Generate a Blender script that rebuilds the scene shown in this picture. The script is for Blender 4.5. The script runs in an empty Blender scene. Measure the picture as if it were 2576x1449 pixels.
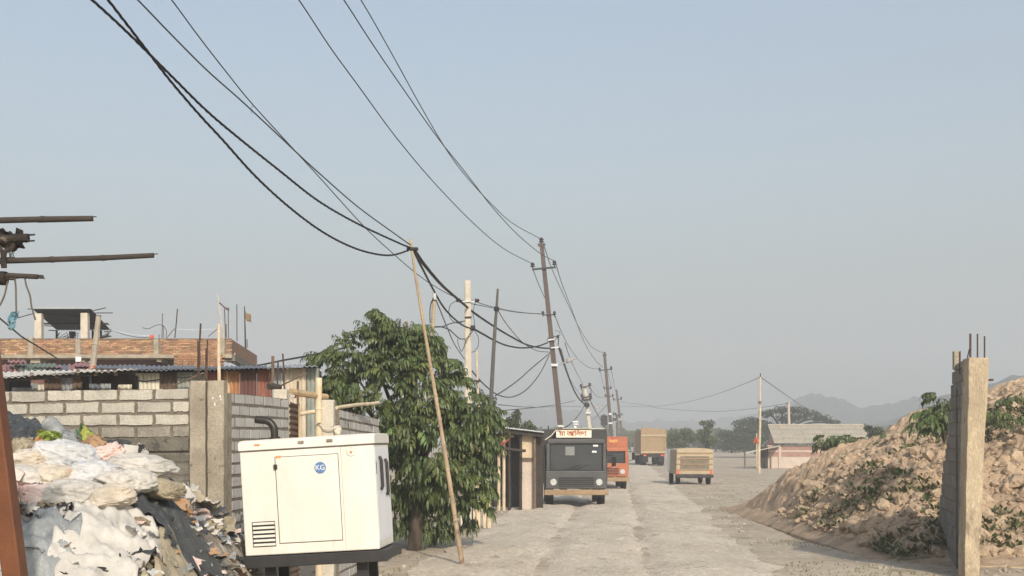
import bpy, bmesh, math, random
from mathutils import Vector, Matrix, noise
R = math.radians
random.seed(7)
sc = bpy.context.scene
COL = sc.collection

# ---------------------------------------------------------------- camera, sky, sun, exposure
F, CX, HY, EYE = 3200.0, 1288.0, 1108.0, 2.2        # focal length, centre column and horizon row for a 2576 px wide picture
cam = bpy.data.cameras.new('camera'); co = bpy.data.objects.new('camera', cam); COL.objects.link(co)
co.location = (0, 0, EYE); co.rotation_euler = (R(90), 0, 0)
cam.sensor_width = 36; cam.lens = F / 2576 * 36; cam.shift_y = (HY - 724.5) / 2576
cam.clip_start = 0.1; cam.clip_end = 6000
sc.camera = co
SUN_EL, SUN_AZ = R(31), R(165)                       # azimuth clockwise from +Y: behind the camera, a little to its right
w = bpy.data.worlds.new('World'); sc.world = w; w.use_nodes = True
nt = w.node_tree; nt.nodes.clear()
out = nt.nodes.new('ShaderNodeOutputWorld'); bg = nt.nodes.new('ShaderNodeBackground')
sky = nt.nodes.new('ShaderNodeTexSky'); sky.sky_type = 'NISHITA'; sky.sun_disc = False
sky.sun_elevation = SUN_EL; sky.sun_rotation = SUN_AZ
sky.air_density = 1.6; sky.dust_density = 5.0; sky.ozone_density = 5.0; sky.altitude = 60
hs = nt.nodes.new('ShaderNodeHueSaturation'); hs.inputs['Saturation'].default_value = 0.78
nt.links.new(sky.outputs[0], hs.inputs['Color']); nt.links.new(hs.outputs[0], bg.inputs[0])
bg.inputs[1].default_value = 0.122; nt.links.new(bg.outputs[0], out.inputs[0])
sl = bpy.data.lights.new('sun', 'SUN'); sl.energy = 3.7; sl.angle = R(1.6); sl.color = (1.0, 0.90, 0.77)
so = bpy.data.objects.new('sun', sl); COL.objects.link(so)
sd = Vector((math.sin(SUN_AZ) * math.cos(SUN_EL), math.cos(SUN_AZ) * math.cos(SUN_EL), math.sin(SUN_EL)))
so.rotation_euler = sd.to_track_quat('Z', 'Y').to_euler()
vs = sc.view_settings; vs.view_transform = 'Standard'; vs.look = 'None'; vs.gamma = 1; vs.use_curve_mapping = False
vs.exposure = 0.5
sc.cycles.volume_step_rate = 1.0; sc.cycles.volume_bounces = 1; sc.cycles.max_bounces = 6
sc.cycles.use_denoising = True
HAZE = 0.0017

# ---------------------------------------------------------------- picture -> place helpers
S = 2576 / 4032
FR = {'d': None, 1: (0, 1100, 1.932), 2: (900, 1100, 1.932), 3: (1500, 900, 1.932), 4: (1850, 1350, 2.415), 5: (2500, 1350, 2.415),
      6: (3232, 1250, 2.415), 7: (0, 800, 2.415), 8: (0, 1400, 2.8975), 9: (2080, 1600, 6.0375), 10: (2060, 920, 4.83),
      11: (2240, 1480, 6.0375), 12: (1480, 1420, 3.622), 13: (900, 1620, 3.68), 14: (1850, 1620, 6.44), 15: (0, 1560, 3.5778), 16: (2080, 1280, 6.0375)}
def D(k, x, y):
    if k == 'd': return x, y
    ox, oy, s = FR[k]; return (x / s + ox) * S, (y / s + oy) * S
def at(k, x, y, Y):
    """A picture point at the depth Y of the thing it belongs to."""
    x, y = D(k, x, y); return Vector(((x - CX) * Y / F, Y, EYE + (HY - y) * Y / F))
V3 = Vector
def lerp(a, b, t): return a + (b - a) * t

# ---------------------------------------------------------------- materials
MATS = {}
def M(name, c1, c2=None, scale=3, rough=.85, bump=.25, bscale=40, metal=0.0, spots=None, rnd=0.0, stretch=(1, 1, 1), trans=0.0, fine=.25, lo=.35, hi=.65, spec=.3, hue=0.0):
    if name in MATS: return MATS[name]
    m = bpy.data.materials.new(name); m.use_nodes = True; t = m.node_tree; N = t.nodes; L = t.links
    b = N['Principled BSDF']; o = N['Material Output']
    b.inputs['Roughness'].default_value = rough; b.inputs['Metallic'].default_value = metal
    b.inputs['Specular IOR Level'].default_value = spec
    g = N.new('ShaderNodeNewGeometry'); mp = N.new('ShaderNodeMapping'); mp.inputs['Scale'].default_value = stretch
    oi = N.new('ShaderNodeObjectInfo')
    off = N.new('ShaderNodeVectorMath'); off.operation = 'MULTIPLY_ADD'
    L.new(oi.outputs['Random'], off.inputs[0]); off.inputs[1].default_value = (17, 31, 23); L.new(g.outputs['Position'], off.inputs[2])
    L.new(off.outputs[0], mp.inputs['Vector'])
    def nz(sc_, det=5, r=.6):
        n = N.new('ShaderNodeTexNoise'); n.inputs['Scale'].default_value = sc_; n.inputs['Detail'].default_value = det; n.inputs['Roughness'].default_value = r
        L.new(mp.outputs[0], n.inputs['Vector']); return n
    def ramp(src, a, bb):
        r_ = N.new('ShaderNodeMapRange'); r_.inputs[1].default_value = a; r_.inputs[2].default_value = bb; L.new(src, r_.inputs[0]); return r_.outputs[0]
    def mix(fac, A, B, mode='MIX'):
        x = N.new('ShaderNodeMix'); x.data_type = 'RGBA'; x.blend_type = mode
        if isinstance(fac, float): x.inputs[0].default_value = fac
        else: L.new(fac, x.inputs[0])
        for sck, v in ((x.inputs[6], A), (x.inputs[7], B)):
            if isinstance(v, tuple): sck.default_value = (*v, 1)
            else: L.new(v, sck)
        return x.outputs[2]
    c2 = c2 or tuple(v * .7 for v in c1)
    col = mix(ramp(nz(scale).outputs['Fac'], lo, hi), c1, c2)
    if spots:
        for (sc_, ssc, th) in (spots if isinstance(spots, list) else [spots]):
            col = mix(ramp(nz(ssc, 6, .65).outputs['Fac'], th, th + .08), col, sc_)
    if fine:
        f = ramp(nz(scale * 14, 3).outputs['Fac'], .2, .8); v = N.new('ShaderNodeHueSaturation'); L.new(col, v.inputs['Color'])
        a = N.new('ShaderNodeMath'); a.operation = 'MULTIPLY_ADD'; L.new(f, a.inputs[0]); a.inputs[1].default_value = 2 * fine; a.inputs[2].default_value = 1 - fine
        L.new(a.outputs[0], v.inputs['Value']); col = v.outputs[0]
    if rnd or hue:
        v = N.new('ShaderNodeHueSaturation'); L.new(col, v.inputs['Color'])
        a = N.new('ShaderNodeMath'); a.operation = 'MULTIPLY_ADD'; L.new(oi.outputs['Random'], a.inputs[0]); a.inputs[1].default_value = 2 * rnd; a.inputs[2].default_value = 1 - rnd
        L.new(a.outputs[0], v.inputs['Value'])
        if hue:
            fr = N.new('ShaderNodeMath'); fr.operation = 'MULTIPLY'; L.new(oi.outputs['Random'], fr.inputs[0]); fr.inputs[1].default_value = 7.3
            f2 = N.new('ShaderNodeMath'); f2.operation = 'FRACT'; L.new(fr.outputs[0], f2.inputs[0])
            f3 = N.new('ShaderNodeMath'); f3.operation = 'MULTIPLY_ADD'; L.new(f2.outputs[0], f3.inputs[0]); f3.inputs[1].default_value = 2 * hue; f3.inputs[2].default_value = .5 - hue
            L.new(f3.outputs[0], v.inputs['Hue'])
        col = v.outputs[0]
    L.new(col, b.inputs['Base Color'])
    if bump:
        bn = N.new('ShaderNodeBump'); bn.inputs['Strength'].default_value = bump; bn.inputs['Distance'].default_value = .02
        L.new(nz(bscale, 4).outputs['Fac'], bn.inputs['Height']); L.new(bn.outputs[0], b.inputs['Normal'])
    if trans:
        tr = N.new('ShaderNodeBsdfTranslucent'); mx = N.new('ShaderNodeMixShader'); mx.inputs[0].default_value = trans
        L.new(col, tr.inputs[0]); L.new(b.outputs[0], mx.inputs[1]); L.new(tr.outputs[0], mx.inputs[2]); L.new(mx.outputs[0], o.inputs['Surface'])
    MATS[name] = m; return m

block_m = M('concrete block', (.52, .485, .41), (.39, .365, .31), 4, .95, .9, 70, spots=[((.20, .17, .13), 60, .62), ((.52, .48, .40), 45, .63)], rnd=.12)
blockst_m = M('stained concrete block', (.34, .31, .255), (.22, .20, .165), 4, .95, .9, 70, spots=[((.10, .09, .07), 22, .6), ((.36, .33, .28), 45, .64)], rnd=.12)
blockgrey_m = M('smooth grey block', (.44, .425, .395), (.37, .36, .335), 3, .9, .3, 60, spots=((.28, .265, .235), 35, .66), rnd=.07, fine=.1)
mortar_m = M('mortar', (.20, .172, .135), (.145, .125, .10), 9, .95, 1.0, 60, spots=((.26, .23, .19), 30, .6))
conc_m = M('weathered concrete', (.36, .315, .24), (.25, .215, .165), 3, .92, .6, 55, spots=[((.15, .125, .095), 9, .62), ((.46, .42, .34), 40, .66)])
conclight_m = M('pale concrete', (.53, .485, .40), (.43, .39, .315), 4, .9, .35, 50, spots=((.33, .28, .21), 12, .64))
concyel_m = M('sunbleached concrete', (.44, .36, .245), (.32, .26, .18), 3.5, .92, .7, 40, spots=[((.20, .165, .12), 5, .57), ((.52, .44, .32), 16, .6), ((.13, .11, .085), 11, .64)], stretch=(1, 1, .35), fine=.3)
conclow_m = M('mossy plinth concrete', (.165, .15, .12), (.105, .098, .08), 4, .95, .8, 40, spots=[((.07, .07, .055), 10, .58), ((.30, .28, .24), 50, .66)])
brick_m = M('country brick', (.38, .215, .115), (.27, .16, .095), 7, .9, .5, 60, rnd=.42, hue=.014, spots=[((.52, .38, .22), 5, .58), ((.17, .12, .085), 6, .62)])
brickmortar_m = M('brick mortar', (.22, .165, .115), (.15, .115, .085), 8, .95, .5, 40)
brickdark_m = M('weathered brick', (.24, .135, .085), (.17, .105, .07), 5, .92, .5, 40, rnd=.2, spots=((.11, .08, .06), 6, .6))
maroon_m = M('maroon paint', (.155, .075, .06), (.12, .06, .05), 2, .8, .1, fine=.1)
bamboo_m = M('dry bamboo', (.46, .335, .19), (.33, .235, .13), 5, .6, .25, 60, spots=((.16, .11, .07), 9, .62), stretch=(1, 1, .7), rnd=.12)
bamboopale_m = M('bleached bamboo', (.60, .50, .35), (.46, .37, .25), 5, .6, .2, 60, spots=((.24, .17, .11), 10, .64), rnd=.1)
bamboodark_m = M('grey weathered bamboo', (.060, .048, .040), (.036, .030, .026), 7, .8, .5, 60, spots=((.11, .088, .068), 16, .62), stretch=(.3, 1, 1))
rot_m = M('rotten wood', (.045, .036, .03), (.025, .02, .017), 6, .9, .8, 40, spots=((.14, .11, .085), 9, .62))
wood_m = M('old wood', (.17, .12, .08), (.10, .075, .055), 6, .85, .5, 40)
darkwood_m = M('sooty wood', (.05, .04, .033), (.03, .025, .022), 6, .85, .5, 40)
rust_m = M('rusty brown paint', (.145, .052, .020), (.105, .038, .016), 3, .6, .15, 30, spots=((.07, .028, .014), 6, .64), fine=.1)
rebar_m = M('rusty rebar', (.085, .055, .04), (.055, .038, .03), 14, .8, .5, 90)
steel_m = M('brown painted steel pole', (.098, .073, .061), (.075, .057, .049), 4, .7, .2, 30, spots=((.16, .12, .09), 10, .66))
galv_m = M('galvanised steel', (.55, .56, .57), (.45, .46, .47), 8, .45, .1, 30, metal=.3)
darkmetal_m = M('dark fittings', (.035, .033, .033), (.025, .024, .024), 8, .5, .1)
porc_m = M('brown porcelain', (.05, .035, .03), (.035, .026, .024), 8, .25, 0)
cable_m = M('black cable', (.018, .018, .019), (.012, .012, .013), 20, .5, .1, fine=.1)
wire_m = M('aluminium wire weathered', (.05, .052, .055), (.035, .036, .038), 20, .5, 0, fine=.1)
tin = dict(bump=.15, bscale=30, stretch=(6, 6, .7), rough=.55)
tin_grey = M('tin grey', (.34, .36, .37), (.25, .265, .275), .8, metal=.25, rnd=.1, **tin)
tin_blue = M('tin slate', (.20, .225, .25), (.15, .165, .185), .8, metal=.2, rnd=.1, **tin)
tin_pale = M('tin whitewashed', (.66, .62, .51), (.55, .51, .41), .8, spots=((.36, .29, .19), 1.2, .63), **tin)
tin_cream = M('tin cream', (.54, .47, .36), (.43, .36, .27), .8, spots=((.26, .16, .09), 1.1, .6), **tin)
tin_brown = M('tin brown', (.13, .085, .06), (.09, .062, .047), .8, spots=((.19, .12, .075), 1.2, .6), **tin)
tin_rust = M('tin rusted orange', (.34, .165, .075), (.23, .10, .05), .8, spots=[((.55, .40, .25), 1.3, .56), ((.13, .06, .03), 1.0, .62)], **tin)
tin_rustred = M('tin rusted red', (.24, .10, .065), (.17, .07, .05), .8, spots=((.52, .40, .33), 1.3, .57), **tin)
tin_maroon = M('tin maroon', (.125, .055, .045), (.10, .045, .04), .8, **tin)
tin_green = M('tin green grey', (.27, .29, .25), (.20, .215, .19), .8, spots=((.40, .38, .32), 1.0, .62), **tin)
roof_pink = M('roof faded pink', (.33, .17, .16), (.25, .13, .125), 1.5, spots=((.20, .19, .19), 3, .6), rough=.7)
roof_green = M('roof faded green', (.16, .20, .155), (.12, .15, .12), 1.5, spots=((.26, .25, .23), 3, .62), rough=.7)
roof_slate = M('roof slate grey', (.15, .165, .19), (.115, .125, .145), 1.5, spots=((.22, .20, .19), 3, .62), rough=.6)
roof_grey = M('roof cement sheet', (.56, .535, .48), (.46, .44, .395), 2, spots=((.22, .20, .17), 4, .62), rough=.85)
roof_barn = M('cement sheet pale', (.37, .335, .27), (.31, .28, .225), .6, spots=((.25, .225, .18), 1.2, .60), rough=.9, fine=.1)
roof_black = M('black tin and shade', (.022, .022, .024), (.014, .014, .016), 3, .6, .2)  # near-black sheet; also stands in for shade inside openings
white_m = M('white enamel', (.68, .655, .585), (.60, .575, .505), 1.5, .35, .02, spots=[((.50, .45, .37), 2.2, .63), ((.33, .22, .13), 9, .72)], fine=.04, stretch=(2, 2, .6))
whiteroof_m = M('white enamel dusty', (.60, .56, .48), (.48, .44, .37), 3, .5, .05, fine=.05)
black_m = M('black rubber', (.02, .02, .02), (.014, .014, .014), 12, .8, .3)
exh_m = M('exhaust pipe', (.045, .04, .036), (.03, .027, .025), 6, .4, .1, metal=.4)
amber_m = M('amber reflector', (.62, .30, .14), (.55, .26, .12), 9, .3, 0, fine=.02)
emblem_m = M('emblem blue', (.10, .19, .38), (.09, .17, .34), 9, .4, 0, fine=.02)
text_m = M('white lettering', (.75, .75, .75), (.72, .72, .72), 9, .5, 0, fine=.02)
board_m = M('cream signboard', (.80, .74, .58), (.74, .67, .52), 6, .6, .03, spots=((.55, .46, .33), 14, .68), fine=.04)
redtext_m = M('orange red lettering', (.36, .075, .02), (.30, .06, .018), 9, .6, 0, fine=.05)
yeltext_m = M('yellow lettering', (.80, .62, .16), (.75, .56, .13), 9, .6, 0, fine=.05)
truckblack_m = M('dusty black paint', (.05, .047, .045), (.036, .034, .033), 3, .5, .05, spots=((.10, .09, .078), 6, .62))
truckgrey_m = M('dusty dark grey paint', (.085, .085, .085), (.06, .06, .06), 3, .45, .04, spots=((.14, .13, .115), 6, .62))
orange_m = M('orange truck paint', (.38, .13, .065), (.32, .11, .055), 3, .5, .04, spots=((.34, .20, .13), 5, .62))
tan_m = M('dusty tan steel', (.31, .22, .13), (.25, .175, .105), 3, .75, .1, spots=((.19, .13, .08), 5, .63))
tan2_m = M('tan tarpaulin', (.42, .34, .23), (.36, .285, .19), 3, .8, .15)
glass_m = M('dusty windscreen', (.035, .042, .047), (.05, .055, .058), 2, .12, 0, spec=.6)
sacks = {
 'white': M('woven sack white', (.54, .515, .465), (.42, .40, .36), 6, .75, .35, 160, spots=((.36, .33, .29), 7, .62), fine=.08),
 'blueprint': M('woven sack printed', (.53, .53, .52), (.43, .43, .43), 6, .75, .35, 160, spots=[((.30, .36, .46), 9, .59), ((.52, .30, .20), 5, .68)], fine=.08),
 'pink': M('plastic sheet pink white', (.62, .50, .45), (.56, .40, .36), 5, .6, .25, 60, spots=((.52, .19, .15), 6, .60)),
 'peach': M('woven sack orange print', (.56, .505, .42), (.46, .395, .31), 6, .75, .35, 160, spots=((.55, .26, .11), 7, .61), fine=.08),
 'dark': M('dark tarpaulin', (.055, .06, .062), (.035, .038, .04), 5, .55, .3, 50, spots=((.10, .105, .105), 7, .6)),
 'grey': M('grey plastic', (.27, .285, .28), (.18, .19, .19), 6, .45, .25, 50, spots=((.42, .43, .43), 8, .62)),
 'green': M('green plastic', (.07, .13, .055), (.04, .085, .04), 6, .5, .25, 50),
 'yellowgreen': M('yellow green plastic', (.36, .37, .075), (.24, .26, .06), 6, .5, .25, 50),
 'card': M('brown cardboard', (.36, .225, .125), (.30, .185, .10), 4, .85, .15, 50, fine=.06),
 'orange': M('orange plastic', (.58, .30, .12), (.48, .24, .10), 5, .6, .2, 50),
 'lime': M('lime leaves', (.36, .44, .12), (.26, .34, .08), 8, .6, .2, 50),
 'khaki': M('khaki cloth', (.34, .29, .20), (.23, .195, .14), 6, .85, .3, 60, spots=((.45, .48, .25), 6, .62)),
}
litter_m = M('mixed litter', (.34, .30, .25), (.16, .14, .12), 5, .85, .8, 30, spots=[((.55, .52, .48), 6, .58), ((.20, .25, .16), 8, .62), ((.33, .16, .10), 9, .65)], lo=.4, hi=.6)
ground_m = M('dusty ground', (.44, .375, .285), (.31, .255, .19), .45, .98, 1.0, 14, spots=[((.22, .18, .13), 1.3, .58), ((.50, .44, .35), 2.6, .58), ((.15, .12, .09), 9, .66)], fine=.28)
road_m = M('dusty track', (.53, .465, .37), (.42, .36, .28), .7, .98, 1.0, 16, spots=[((.33, .275, .21), 1.6, .58), ((.58, .52, .43), 3, .58), ((.22, .18, .135), 11, .66)], fine=.26, stretch=(1.5, .6, 1))
soil_m = M('excavated soil', (.41, .30, .20), (.29, .21, .14), 1.4, .97, 1.0, 12, spots=[((.20, .145, .095), 4, .57), ((.44, .33, .22), 6, .6), ((.11, .11, .05), 1.1, .60)], fine=.25)
clod_m = M('soil clods', (.43, .325, .22), (.29, .215, .145), 2.5, .97, .8, 20, spots=[((.15, .10, .07), 5, .57), ((.46, .37, .27), 4, .64)])
stone_m = M('pale gravel', (.42, .37, .30), (.30, .265, .215), 4, .95, .4, 20)
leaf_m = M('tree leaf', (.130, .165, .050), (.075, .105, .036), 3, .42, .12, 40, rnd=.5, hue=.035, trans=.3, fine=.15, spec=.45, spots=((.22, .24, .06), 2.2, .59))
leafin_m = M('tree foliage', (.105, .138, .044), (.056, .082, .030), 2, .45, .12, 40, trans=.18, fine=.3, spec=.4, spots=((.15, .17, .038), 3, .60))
flower_m = M('dry panicle', (.20, .17, .085), (.15, .13, .06), 8, .8, .2)
farbark_m = M('far bark', (.035, .030, .026), None, 4, .95, 0)
bark_m = M('bark', (.085, .065, .048), (.055, .043, .033), 6, .95, .8, 25)
far_a = M('far foliage dark', (.042, .056, .022), (.028, .040, .018), .9, .7, 0, trans=.15, fine=.25, spots=((.085, .10, .04), 1.4, .60))
far_b = M('far foliage olive', (.085, .10, .040), (.060, .074, .032), .9, .7, 0, trans=.15, fine=.25, spots=((.13, .135, .055), 1.4, .60))
weed_m = M('weed leaf', (.105, .135, .046), (.072, .098, .036), 3, .5, .1, 40, rnd=.2, hue=.02, trans=.25)
hill_m = M('forested hill', (.036, .048, .038), (.026, .036, .030), .05, .95, .6, .4, fine=.3, spots=((.05, .062, .042), .09, .6))
pink_m = M('pinkish brick wall', (.40, .235, .19), (.34, .20, .165), 2, .9, .3, 30, rnd=.12, spots=((.47, .34, .28), 4, .62))
plaster_m = M('pale plaster', (.50, .42, .35), (.43, .36, .30), 2, .9, .2, 30)
tanwall_m = M('tan cement board', (.56, .45, .31), (.49, .39, .27), 1.5, .9, .15, 30, spots=((.40, .31, .21), 4, .64), fine=.08)
redcloth_m = M('faded red cloth', (.42, .10, .07), (.34, .085, .06), 5, .8, .2)
flagor_m = M('orange flag', (.72, .19, .07), (.62, .15, .06), 8, .7, .1, trans=.3)
flag2_m = M('faded tricolour flag', (.30, .17, .09), (.22, .22, .13), 9, .8, .1, trans=.2)
flag3_m = M('dark red flag', (.14, .06, .05), (.10, .05, .045), 9, .8, .1, trans=.2)
bluerag_m = M('blue plastic rag', (.10, .23, .30), (.22, .34, .40), 14, .6, .3, trans=.2)
rope_m = M('jute string', (.12, .105, .085), (.09, .078, .064), 20, .9, .2)
ropew_m = M('pale rope', (.60, .55, .46), (.50, .45, .37), 20, .9, .2)
redbox_m = M('red plastic', (.75, .10, .045), (.65, .08, .04), 8, .5, 0, fine=.03)

# ---------------------------------------------------------------- mesh helpers
class MB:
    def __init__(s): s.v = []; s.f = []
    def add(s, vs, fs):
        n = len(s.v); s.v += [V3(p) for p in vs]; s.f += [tuple(i + n for i in f) for f in fs]; return s
    def box(s, c, size, rot=None):
        hx, hy, hz = (q / 2 for q in size); c = V3(c)
        P = [V3((x, y, z)) for x in (-hx, hx) for y in (-hy, hy) for z in (-hz, hz)]
        if rot is not None: P = [rot @ p for p in P]
        return s.add([c + p for p in P], [(0, 1, 3, 2), (4, 6, 7, 5), (0, 4, 5, 1), (2, 3, 7, 6), (0, 2, 6, 4), (1, 5, 7, 3)])
    def bbox(s, a, b):
        a, b = V3(a), V3(b); return s.box((a + b) / 2, [abs(q) for q in (b - a)])
    def tube(s, pts, r, n=8, cap=True):
        pts = [V3(p) for p in pts]; m = len(pts); rs = r if isinstance(r, (list, tuple)) else [r] * m
        t0 = (pts[1] - pts[0]).normalized(); up = V3((0, 0, 1)) if abs(t0.z) < .9 else V3((1, 0, 0))
        nx = t0.cross(up).normalized(); b0 = len(s.v); vs = []
        for i, p in enumerate(pts):
            t = (pts[min(i + 1, m - 1)] - pts[max(i - 1, 0)]).normalized()
            nx = (nx - t * nx.dot(t))
            nx = nx.normalized() if nx.length > 1e-6 else t.orthogonal().normalized()
            ny = t.cross(nx)
            for k in range(n):
                a = 2 * math.pi * k / n; vs.append(p + (nx * math.cos(a) + ny * math.sin(a)) * rs[i])
        fs = [(i * n + k, i * n + (k + 1) % n, (i + 1) * n + (k + 1) % n, (i + 1) * n + k) for i in range(m - 1) for k in range(n)]
        if cap: fs += [tuple(range(n - 1, -1, -1)), tuple(range((m - 1) * n, m * n))]
        return s.add(vs, fs)
    def lathe(s, c, prof, n=12, axis=None):
        c = V3(c); q = V3(axis or (0, 0, 1)).to_track_quat('Z', 'Y'); vs = []
        for (r, z) in prof:
            for k in range(n):
                a = 2 * math.pi * k / n; vs.append(c + q @ V3((r * math.cos(a), r * math.sin(a), z)))
        m = len(prof)
        fs = [(i * n + k, i * n + (k + 1) % n, (i + 1) * n + (k + 1) % n, (i + 1) * n + k) for i in range(m - 1) for k in range(n)]
        fs += [tuple(range(n - 1, -1, -1)), tuple(range((m - 1) * n, m * n))]
        return s.add(vs, fs)
    def prism(s, poly, d):
        n = len(poly); d = V3(d); P = [V3(p) for p in poly]
        return s.add(P + [p + d for p in P], [tuple(range(n)), tuple(range(2 * n - 1, n - 1, -1))] + [(i, i + n, (i + 1) % n + n, (i + 1) % n) for i in range(n)])
    def grid(s, fn, nu, nv, thick=None):
        vs = [fn(i / nu, j / nv) for j in range(nv + 1) for i in range(nu + 1)]
        fs = [(j * (nu + 1) + i, j * (nu + 1) + i + 1, (j + 1) * (nu + 1) + i + 1, (j + 1) * (nu + 1) + i) for j in range(nv) for i in range(nu)]
        if thick:
            t = V3(thick); n = len(vs); vs = vs + [V3(p) + t for p in vs]
            fs2 = [tuple(reversed([i + n for i in f])) for f in fs]
            ring = [i for i in range(nu + 1)] + [j * (nu + 1) + nu for j in range(1, nv + 1)] + [nv * (nu + 1) + i for i in range(nu - 1, -1, -1)] + [j * (nu + 1) for j in range(nv - 1, 0, -1)]
            fs = fs + fs2 + [(ring[i], ring[i] + n, ring[(i + 1) % len(ring)] + n, ring[(i + 1) % len(ring)]) for i in range(len(ring))]
        return s.add(vs, fs)
    def mesh(s, name, smooth=False):
        me = bpy.data.meshes.new(name); me.from_pydata([tuple(p) for p in s.v], [], s.f)
        if smooth: me.shade_smooth()
        return me

def link(name, me, mat, parent=None):
    if mat and not me.materials: me.materials.append(mat)
    o = bpy.data.objects.new(name, me); COL.objects.link(o)
    if parent is not None:
        o.parent = parent; p = parent; t = V3((0, 0, 0))
        m = Matrix.Identity(4)
        while p is not None: m = p.matrix_basis @ m if p.parent is None else p.matrix_parent_inverse @ p.matrix_basis @ m; p = p.parent
        o.matrix_parent_inverse = m.inverted()
    return o
def obj(name, mb, mat, parent=None, smooth=False, bevel=0, label=None):
    o = link(name, mb.mesh(name, smooth), mat, parent)
    if bevel:
        b = o.modifiers.new('bevel', 'BEVEL'); b.width = bevel; b.segments = 2; b.limit_method = 'ANGLE'; b.angle_limit = R(40)
    if label: o['label'] = label
    return o
def tag(o, label, cat, group=None, kind=None):
    o['label'] = label; o['category'] = cat
    if group: o['group'] = group
    if kind: o['kind'] = kind
    return o
def thing(name, label, cat, loc, group=None):
    o = bpy.data.objects.new(name, None); COL.objects.link(o); o.location = loc; o.empty_display_size = .2
    return tag(o, label, cat, group)
def struct(o): o['kind'] = 'structure'; return o
def piece(name, me, mat, parent, loc, rot=None, scale=None):
    o = link(name, me, mat, parent); o.location = loc
    if rot: o.rotation_euler = rot
    if scale: o.scale = scale
    return o
def rv(a=1.0): return V3((random.uniform(-a, a), random.uniform(-a, a), random.uniform(-a, a)))
def bez(pts, n=8):
    """Catmull-Rom through the points."""
    P = [V3(p) for p in pts]; out = []
    for i in range(len(P) - 1):
        p0 = P[i - 1] if i else P[0] * 2 - P[1]; p1, p2 = P[i], P[i + 1]; p3 = P[i + 2] if i + 2 < len(P) else P[-1] * 2 - P[-2]
        for k in range(n):
            t = k / n
            out.append(.5 * ((2 * p1) + (p2 - p0) * t + (2 * p0 - 5 * p1 + 4 * p2 - p3) * t * t + (3 * p1 - p0 - 3 * p2 + p3) * t ** 3))
    return out + [P[-1]]
def sag(a, b, s, n=14):
    a, b = V3(a), V3(b); return [lerp(a, b, i / n) - V3((0, 0, 4 * s * (i / n) * (1 - i / n))) for i in range(n + 1)]
def bamboo_mb(a, b, r0, r1, seg=.32, n=8, wob=.01):
    a, b = V3(a), V3(b); L_ = (b - a).length; k = max(2, int(L_ / seg)); pts, rs = [], []
    w0, w1 = rv(wob), rv(wob)
    for i in range(k + 1):
        t = i / k; p = lerp(a, b, t) + (w0 * math.sin(t * 5) + w1 * math.sin(t * 9)) * (1 if 0 < i < k else 0)
        r = r0 + (r1 - r0) * t; d = (b - a) / L_ * min(.02, seg * .1)
        if 0 < i < k: pts += [p - d, p, p + d]; rs += [r, r * 1.17, r]
        else: pts.append(p); rs.append(r)
    return MB().tube(pts, rs, n)
def corr_mb(p00, p10, p01, p11, pitch=.075, amp=.012, sag_=0, rag=0.0):
    """Corrugated sheet: p00-p10 along the waves' sequence, p00-p01 along each ridge."""
    p00, p10, p01, p11 = map(V3, (p00, p10, p01, p11)); W = (p10 - p00).length; nu = max(8, int(W / pitch * 6))
    nrm = (p10 - p00).cross(p01 - p00).normalized()
    def fn(u, v):
        e = rag * noise.noise(V3((u * W * 3, 7.7, p00.x))) if v > .99 else 0
        p = lerp(lerp(p00, p10, u), lerp(p01, p11, u), v + e)
        return p + nrm * amp * math.sin(2 * math.pi * u * W / pitch) - V3((0, 0, sag_ * 4 * u * (1 - u)))
    return MB().grid(fn, nu, 3, thick=tuple(nrm * .003))

# ---------------------------------------------------------------- the setting: ground, track, hills, soil bank
def gz(x, y):
    n = noise.noise(V3((x * .25, y * .25, 1.3))) * .06 + noise.noise(V3((x * .9, y * .9, 4.1))) * .025
    n += .018 * noise.noise(V3((x * 3.1, y * 3.1, 2.1))) + .02 * max(0, noise.noise(V3((x * 1.7, y * .5, 6.1))))
    fade = max(0.0, min(1.0, 1 - (y - 70) / 60)) * max(0.0, min(1.0, 1 - (abs(x) - 25) / 20))
    return n * fade
def axis(lo, hi, a, b, step):
    v = []; x = a
    while x <= b + 1e-6: v.append(x); x += step
    d = step; x = a
    while x > lo: d *= 1.5; x = max(lo, x - d); v.insert(0, x)
    d = step; x = b
    while x < hi: d *= 1.5; x = min(hi, x + d); v.append(x)
    return v
xs, ys = axis(-1200, 1200, -14, 16, .25), axis(-140, 1500, 10, 62, .3)
g = MB(); g.add([(x, y, gz(x, y)) for y in ys for x in xs], [(j * len(xs) + i, j * len(xs) + i + 1, (j + 1) * len(xs) + i + 1, (j + 1) * len(xs) + i) for j in range(len(ys) - 1) for i in range(len(xs) - 1)])
struct(obj('ground', g, ground_m, smooth=True))
def track_x(y): return .4 + .085 * (y - 10)
def trk(u, v):
    y = 8 + 122 * v ** 1.6; wv = 3.0 + .5 * noise.noise(V3((0, y * .2, 9))) + .25 * noise.noise(V3((3 * (u > .5), y * .8, 5)))
    x = track_x(y) + (u - .5) * 2 * wv
    rut = (-.075 + .03 * noise.noise(V3((x, y * .4, 3)))) * (math.exp(-((abs(x - track_x(y) + .25 * noise.noise(V3((0, y * .12, 2)))) - .95) / .24) ** 2)) + .03 * noise.noise(V3((x * 1.6, y * .7, 12))) + .012 * noise.noise(V3((x * 6, y * 5, 2)))
    return V3((x, y, gz(x, y) + .07 - .05 * abs(u - .5) ** 3 * 8 + rut * (1 - min(1, max(0, y - 60) / 60))))
g = MB().grid(trk, 70, 260); struct(obj('road', g, road_m, smooth=True))

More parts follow.
